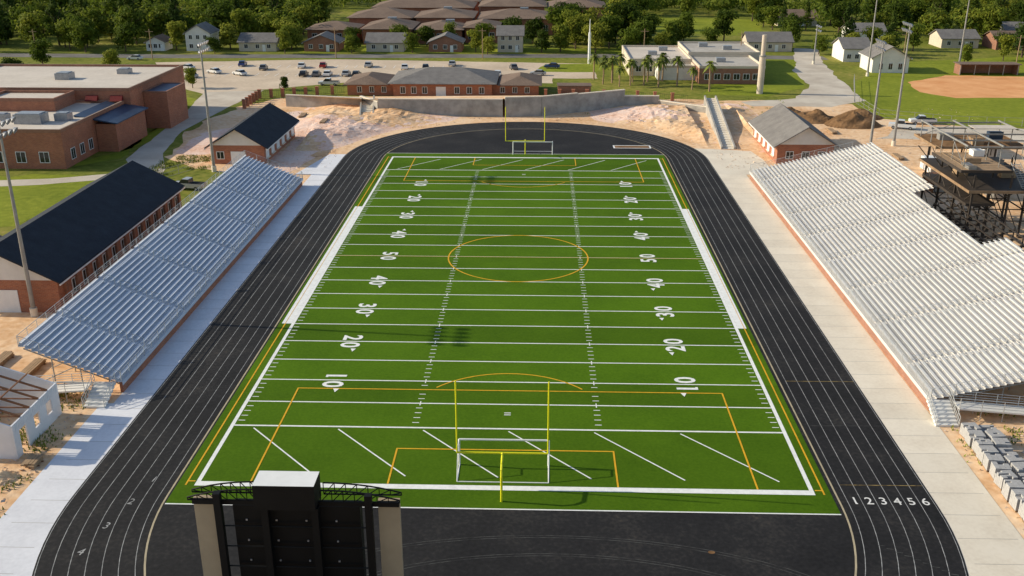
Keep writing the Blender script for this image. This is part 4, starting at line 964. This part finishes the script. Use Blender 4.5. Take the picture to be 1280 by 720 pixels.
def woods(regions, excl, seed):
    mb = MB(); r = random.Random(seed)
    for (x0, x1, y0, y1, n) in regions:
        for _ in range(n):
            x = r.uniform(x0, x1); y = r.uniform(y0, y1)
            if any(a < x < b and c < y < d for a, b, c, d in excl): continue
            R = r.uniform(2.4, 5.4); z = r.uniform(4.5, 11.5)
            for _ in range(70):
                v = Vector((r.gauss(0, 1), r.gauss(0, 1), abs(r.gauss(0, 1))-.35)).normalized(); k = r.uniform(.75, 1.1); p = Vector((x, y, z*.58))+Vector((v.x*R, v.y*R, v.z*z*.5))*k
                nrm = (v+Vector((r.uniform(-1, 1), r.uniform(-1, 1), r.uniform(-.4, 1)))*.6).normalized(); leafquad(mb, p, nrm, r.uniform(.4, 1.0), r)
    return mb
EX = [SCH, (88, 126, 260, 302), (158, 184, 272, 306), (86, 116, 308, 347), (126, 166, 248, 282), (34, 94, 292, 364)]
mk('woods', woods([(-260, -82, 274, 440, 480), (-80, 34, 388, 450, 130), (34, 95, 364, 450, 150), (90, 260, 262, 440, 320)], EX, 5), ['leafW'], kind='stuff')
mb = MB(); r = random.Random(3)
for _ in range(500):
    x = r.uniform(-500, 500); y = r.uniform(445, 700); R = r.uniform(4, 7); z = r.uniform(5, 9)
    for _ in range(26):
        v = Vector((r.gauss(0, 1), r.gauss(0, 1), abs(r.gauss(0, 1)))).normalized(); p = Vector((x, y, z*.55))+Vector((v.x*R, v.y*R, v.z*R*.9)); leafquad(mb, p, v, r.uniform(1.1, 2.2), r)
mk('distant_woods', mb, ['leafW'], kind='stuff')
def palm(seed):
    r = random.Random(seed); o = thing('palm_tree', 'palm tree with tan trunk and green fan fronds on lawn', 'palm tree', (0, 0, 0), 'palms beside the brick school'); mb = MB()
    mb.tube((0, 0, 0), (.1, 0, 2.5), .2, 7, r2=.16); mb.tube((.1, 0, 2.5), (.05, .1, 5.2), .16, 7, r2=.15); mk('trunk', mb, ['wood'], o); mb = MB()
    for i in range(40):
        a = r.uniform(0, 6.28); el = r.uniform(-.5, 1.3); p = Vector((.05, .1, 5.3)); d = Vector((math.cos(a)*math.cos(el), math.sin(a)*math.cos(el), math.sin(el))); side = Vector((-math.sin(a), math.cos(a), 0)); pr = None
        for k in range(5):
            wv = [.05, .22, .3, .2, .03][k]; qn = p+d*.45*k-Vector((0, 0, .07*k*k)); cur = (qn-side*wv, qn+side*wv)
            if pr: mb.face([pr[0], pr[1], cur[1], cur[0]])
            pr = cur
    mk('crown', mb, ['palmleaf'], o); return o
P0 = palm(5)
pl = [(19, 192), (22, 199), (24, 202), (26, 190), (29.5, 190.5), (35, 197), (38, 190), (41, 184), (45, 181.5), (21.5, 194), (17, 199), (27, 195), (31, 196), (20, 205), (23, 188), (33, 188)]
P0.location = (*pl[0], 0)
for i, p in enumerate(pl[1:]): s = rnd.uniform(.9, 1.3); copy_thing(P0, (*p, 0), rnd.uniform(0, 6), (s, s, s))
def util(x, y, H=9):
    o = thing('utility_pole', 'wooden utility pole with crossarm', 'pole', (x, y, 0), 'utility poles'); mb = MB(); mb.tube((x, y, 0), (x, y, H), .16, 7, r2=.1); mk('pole', mb, ['wood'], o)
    mb = MB(); mb.box(x-1.2, x+1.2, y-.22, y-.12, H-.8, H-.65); mk('crossarm', mb, ['wood'], o)
for p in [(-150, 232), (-115, 233), (-15, 238), (-60, 238), (34, 238), (62, 232), (110, 232), (140, 225)]: util(*p)

# ------------------------------------------------------------------ camera, light
cam = bpy.data.cameras.new('camera'); co = bpy.data.objects.new('camera', cam); COL.objects.link(co)
cam.sensor_width = 36; cam.lens = 1228.3/1280*36; cam.clip_end = 6000; cam.clip_start = .5
co.location = (2.66, -67.07, 42.84); co.rotation_euler = (math.radians(90-21.13), 0, math.radians(1.63)); SC.camera = co
el = math.radians(24.3); d = Vector((-.9953*math.cos(el), .097*math.cos(el), math.sin(el)))
sl = bpy.data.lights.new('sun', 'SUN'); sl.energy = 5.0; sl.angle = math.radians(.5); sl.color = (1, .90, .70)
so = bpy.data.objects.new('sun', sl); COL.objects.link(so); so.rotation_euler = d.to_track_quat('Z', 'Y').to_euler(); so.location = (-80, 20, 60)
w = bpy.data.worlds.new('World'); SC.world = w; w.use_nodes = True; nt = w.node_tree
sky = nt.nodes.new('ShaderNodeTexSky'); sky.sky_type = 'NISHITA'; sky.sun_disc = False; sky.sun_elevation = el; sky.sun_rotation = math.radians(275.5)
bg = nt.nodes['Background']; bg.inputs['Strength'].default_value = .14; nt.links.new(sky.outputs[0], bg.inputs[0])
SC.view_settings.view_transform = 'Standard'; SC.view_settings.look = 'None'; SC.view_settings.exposure = 0
print('trees', cnt)
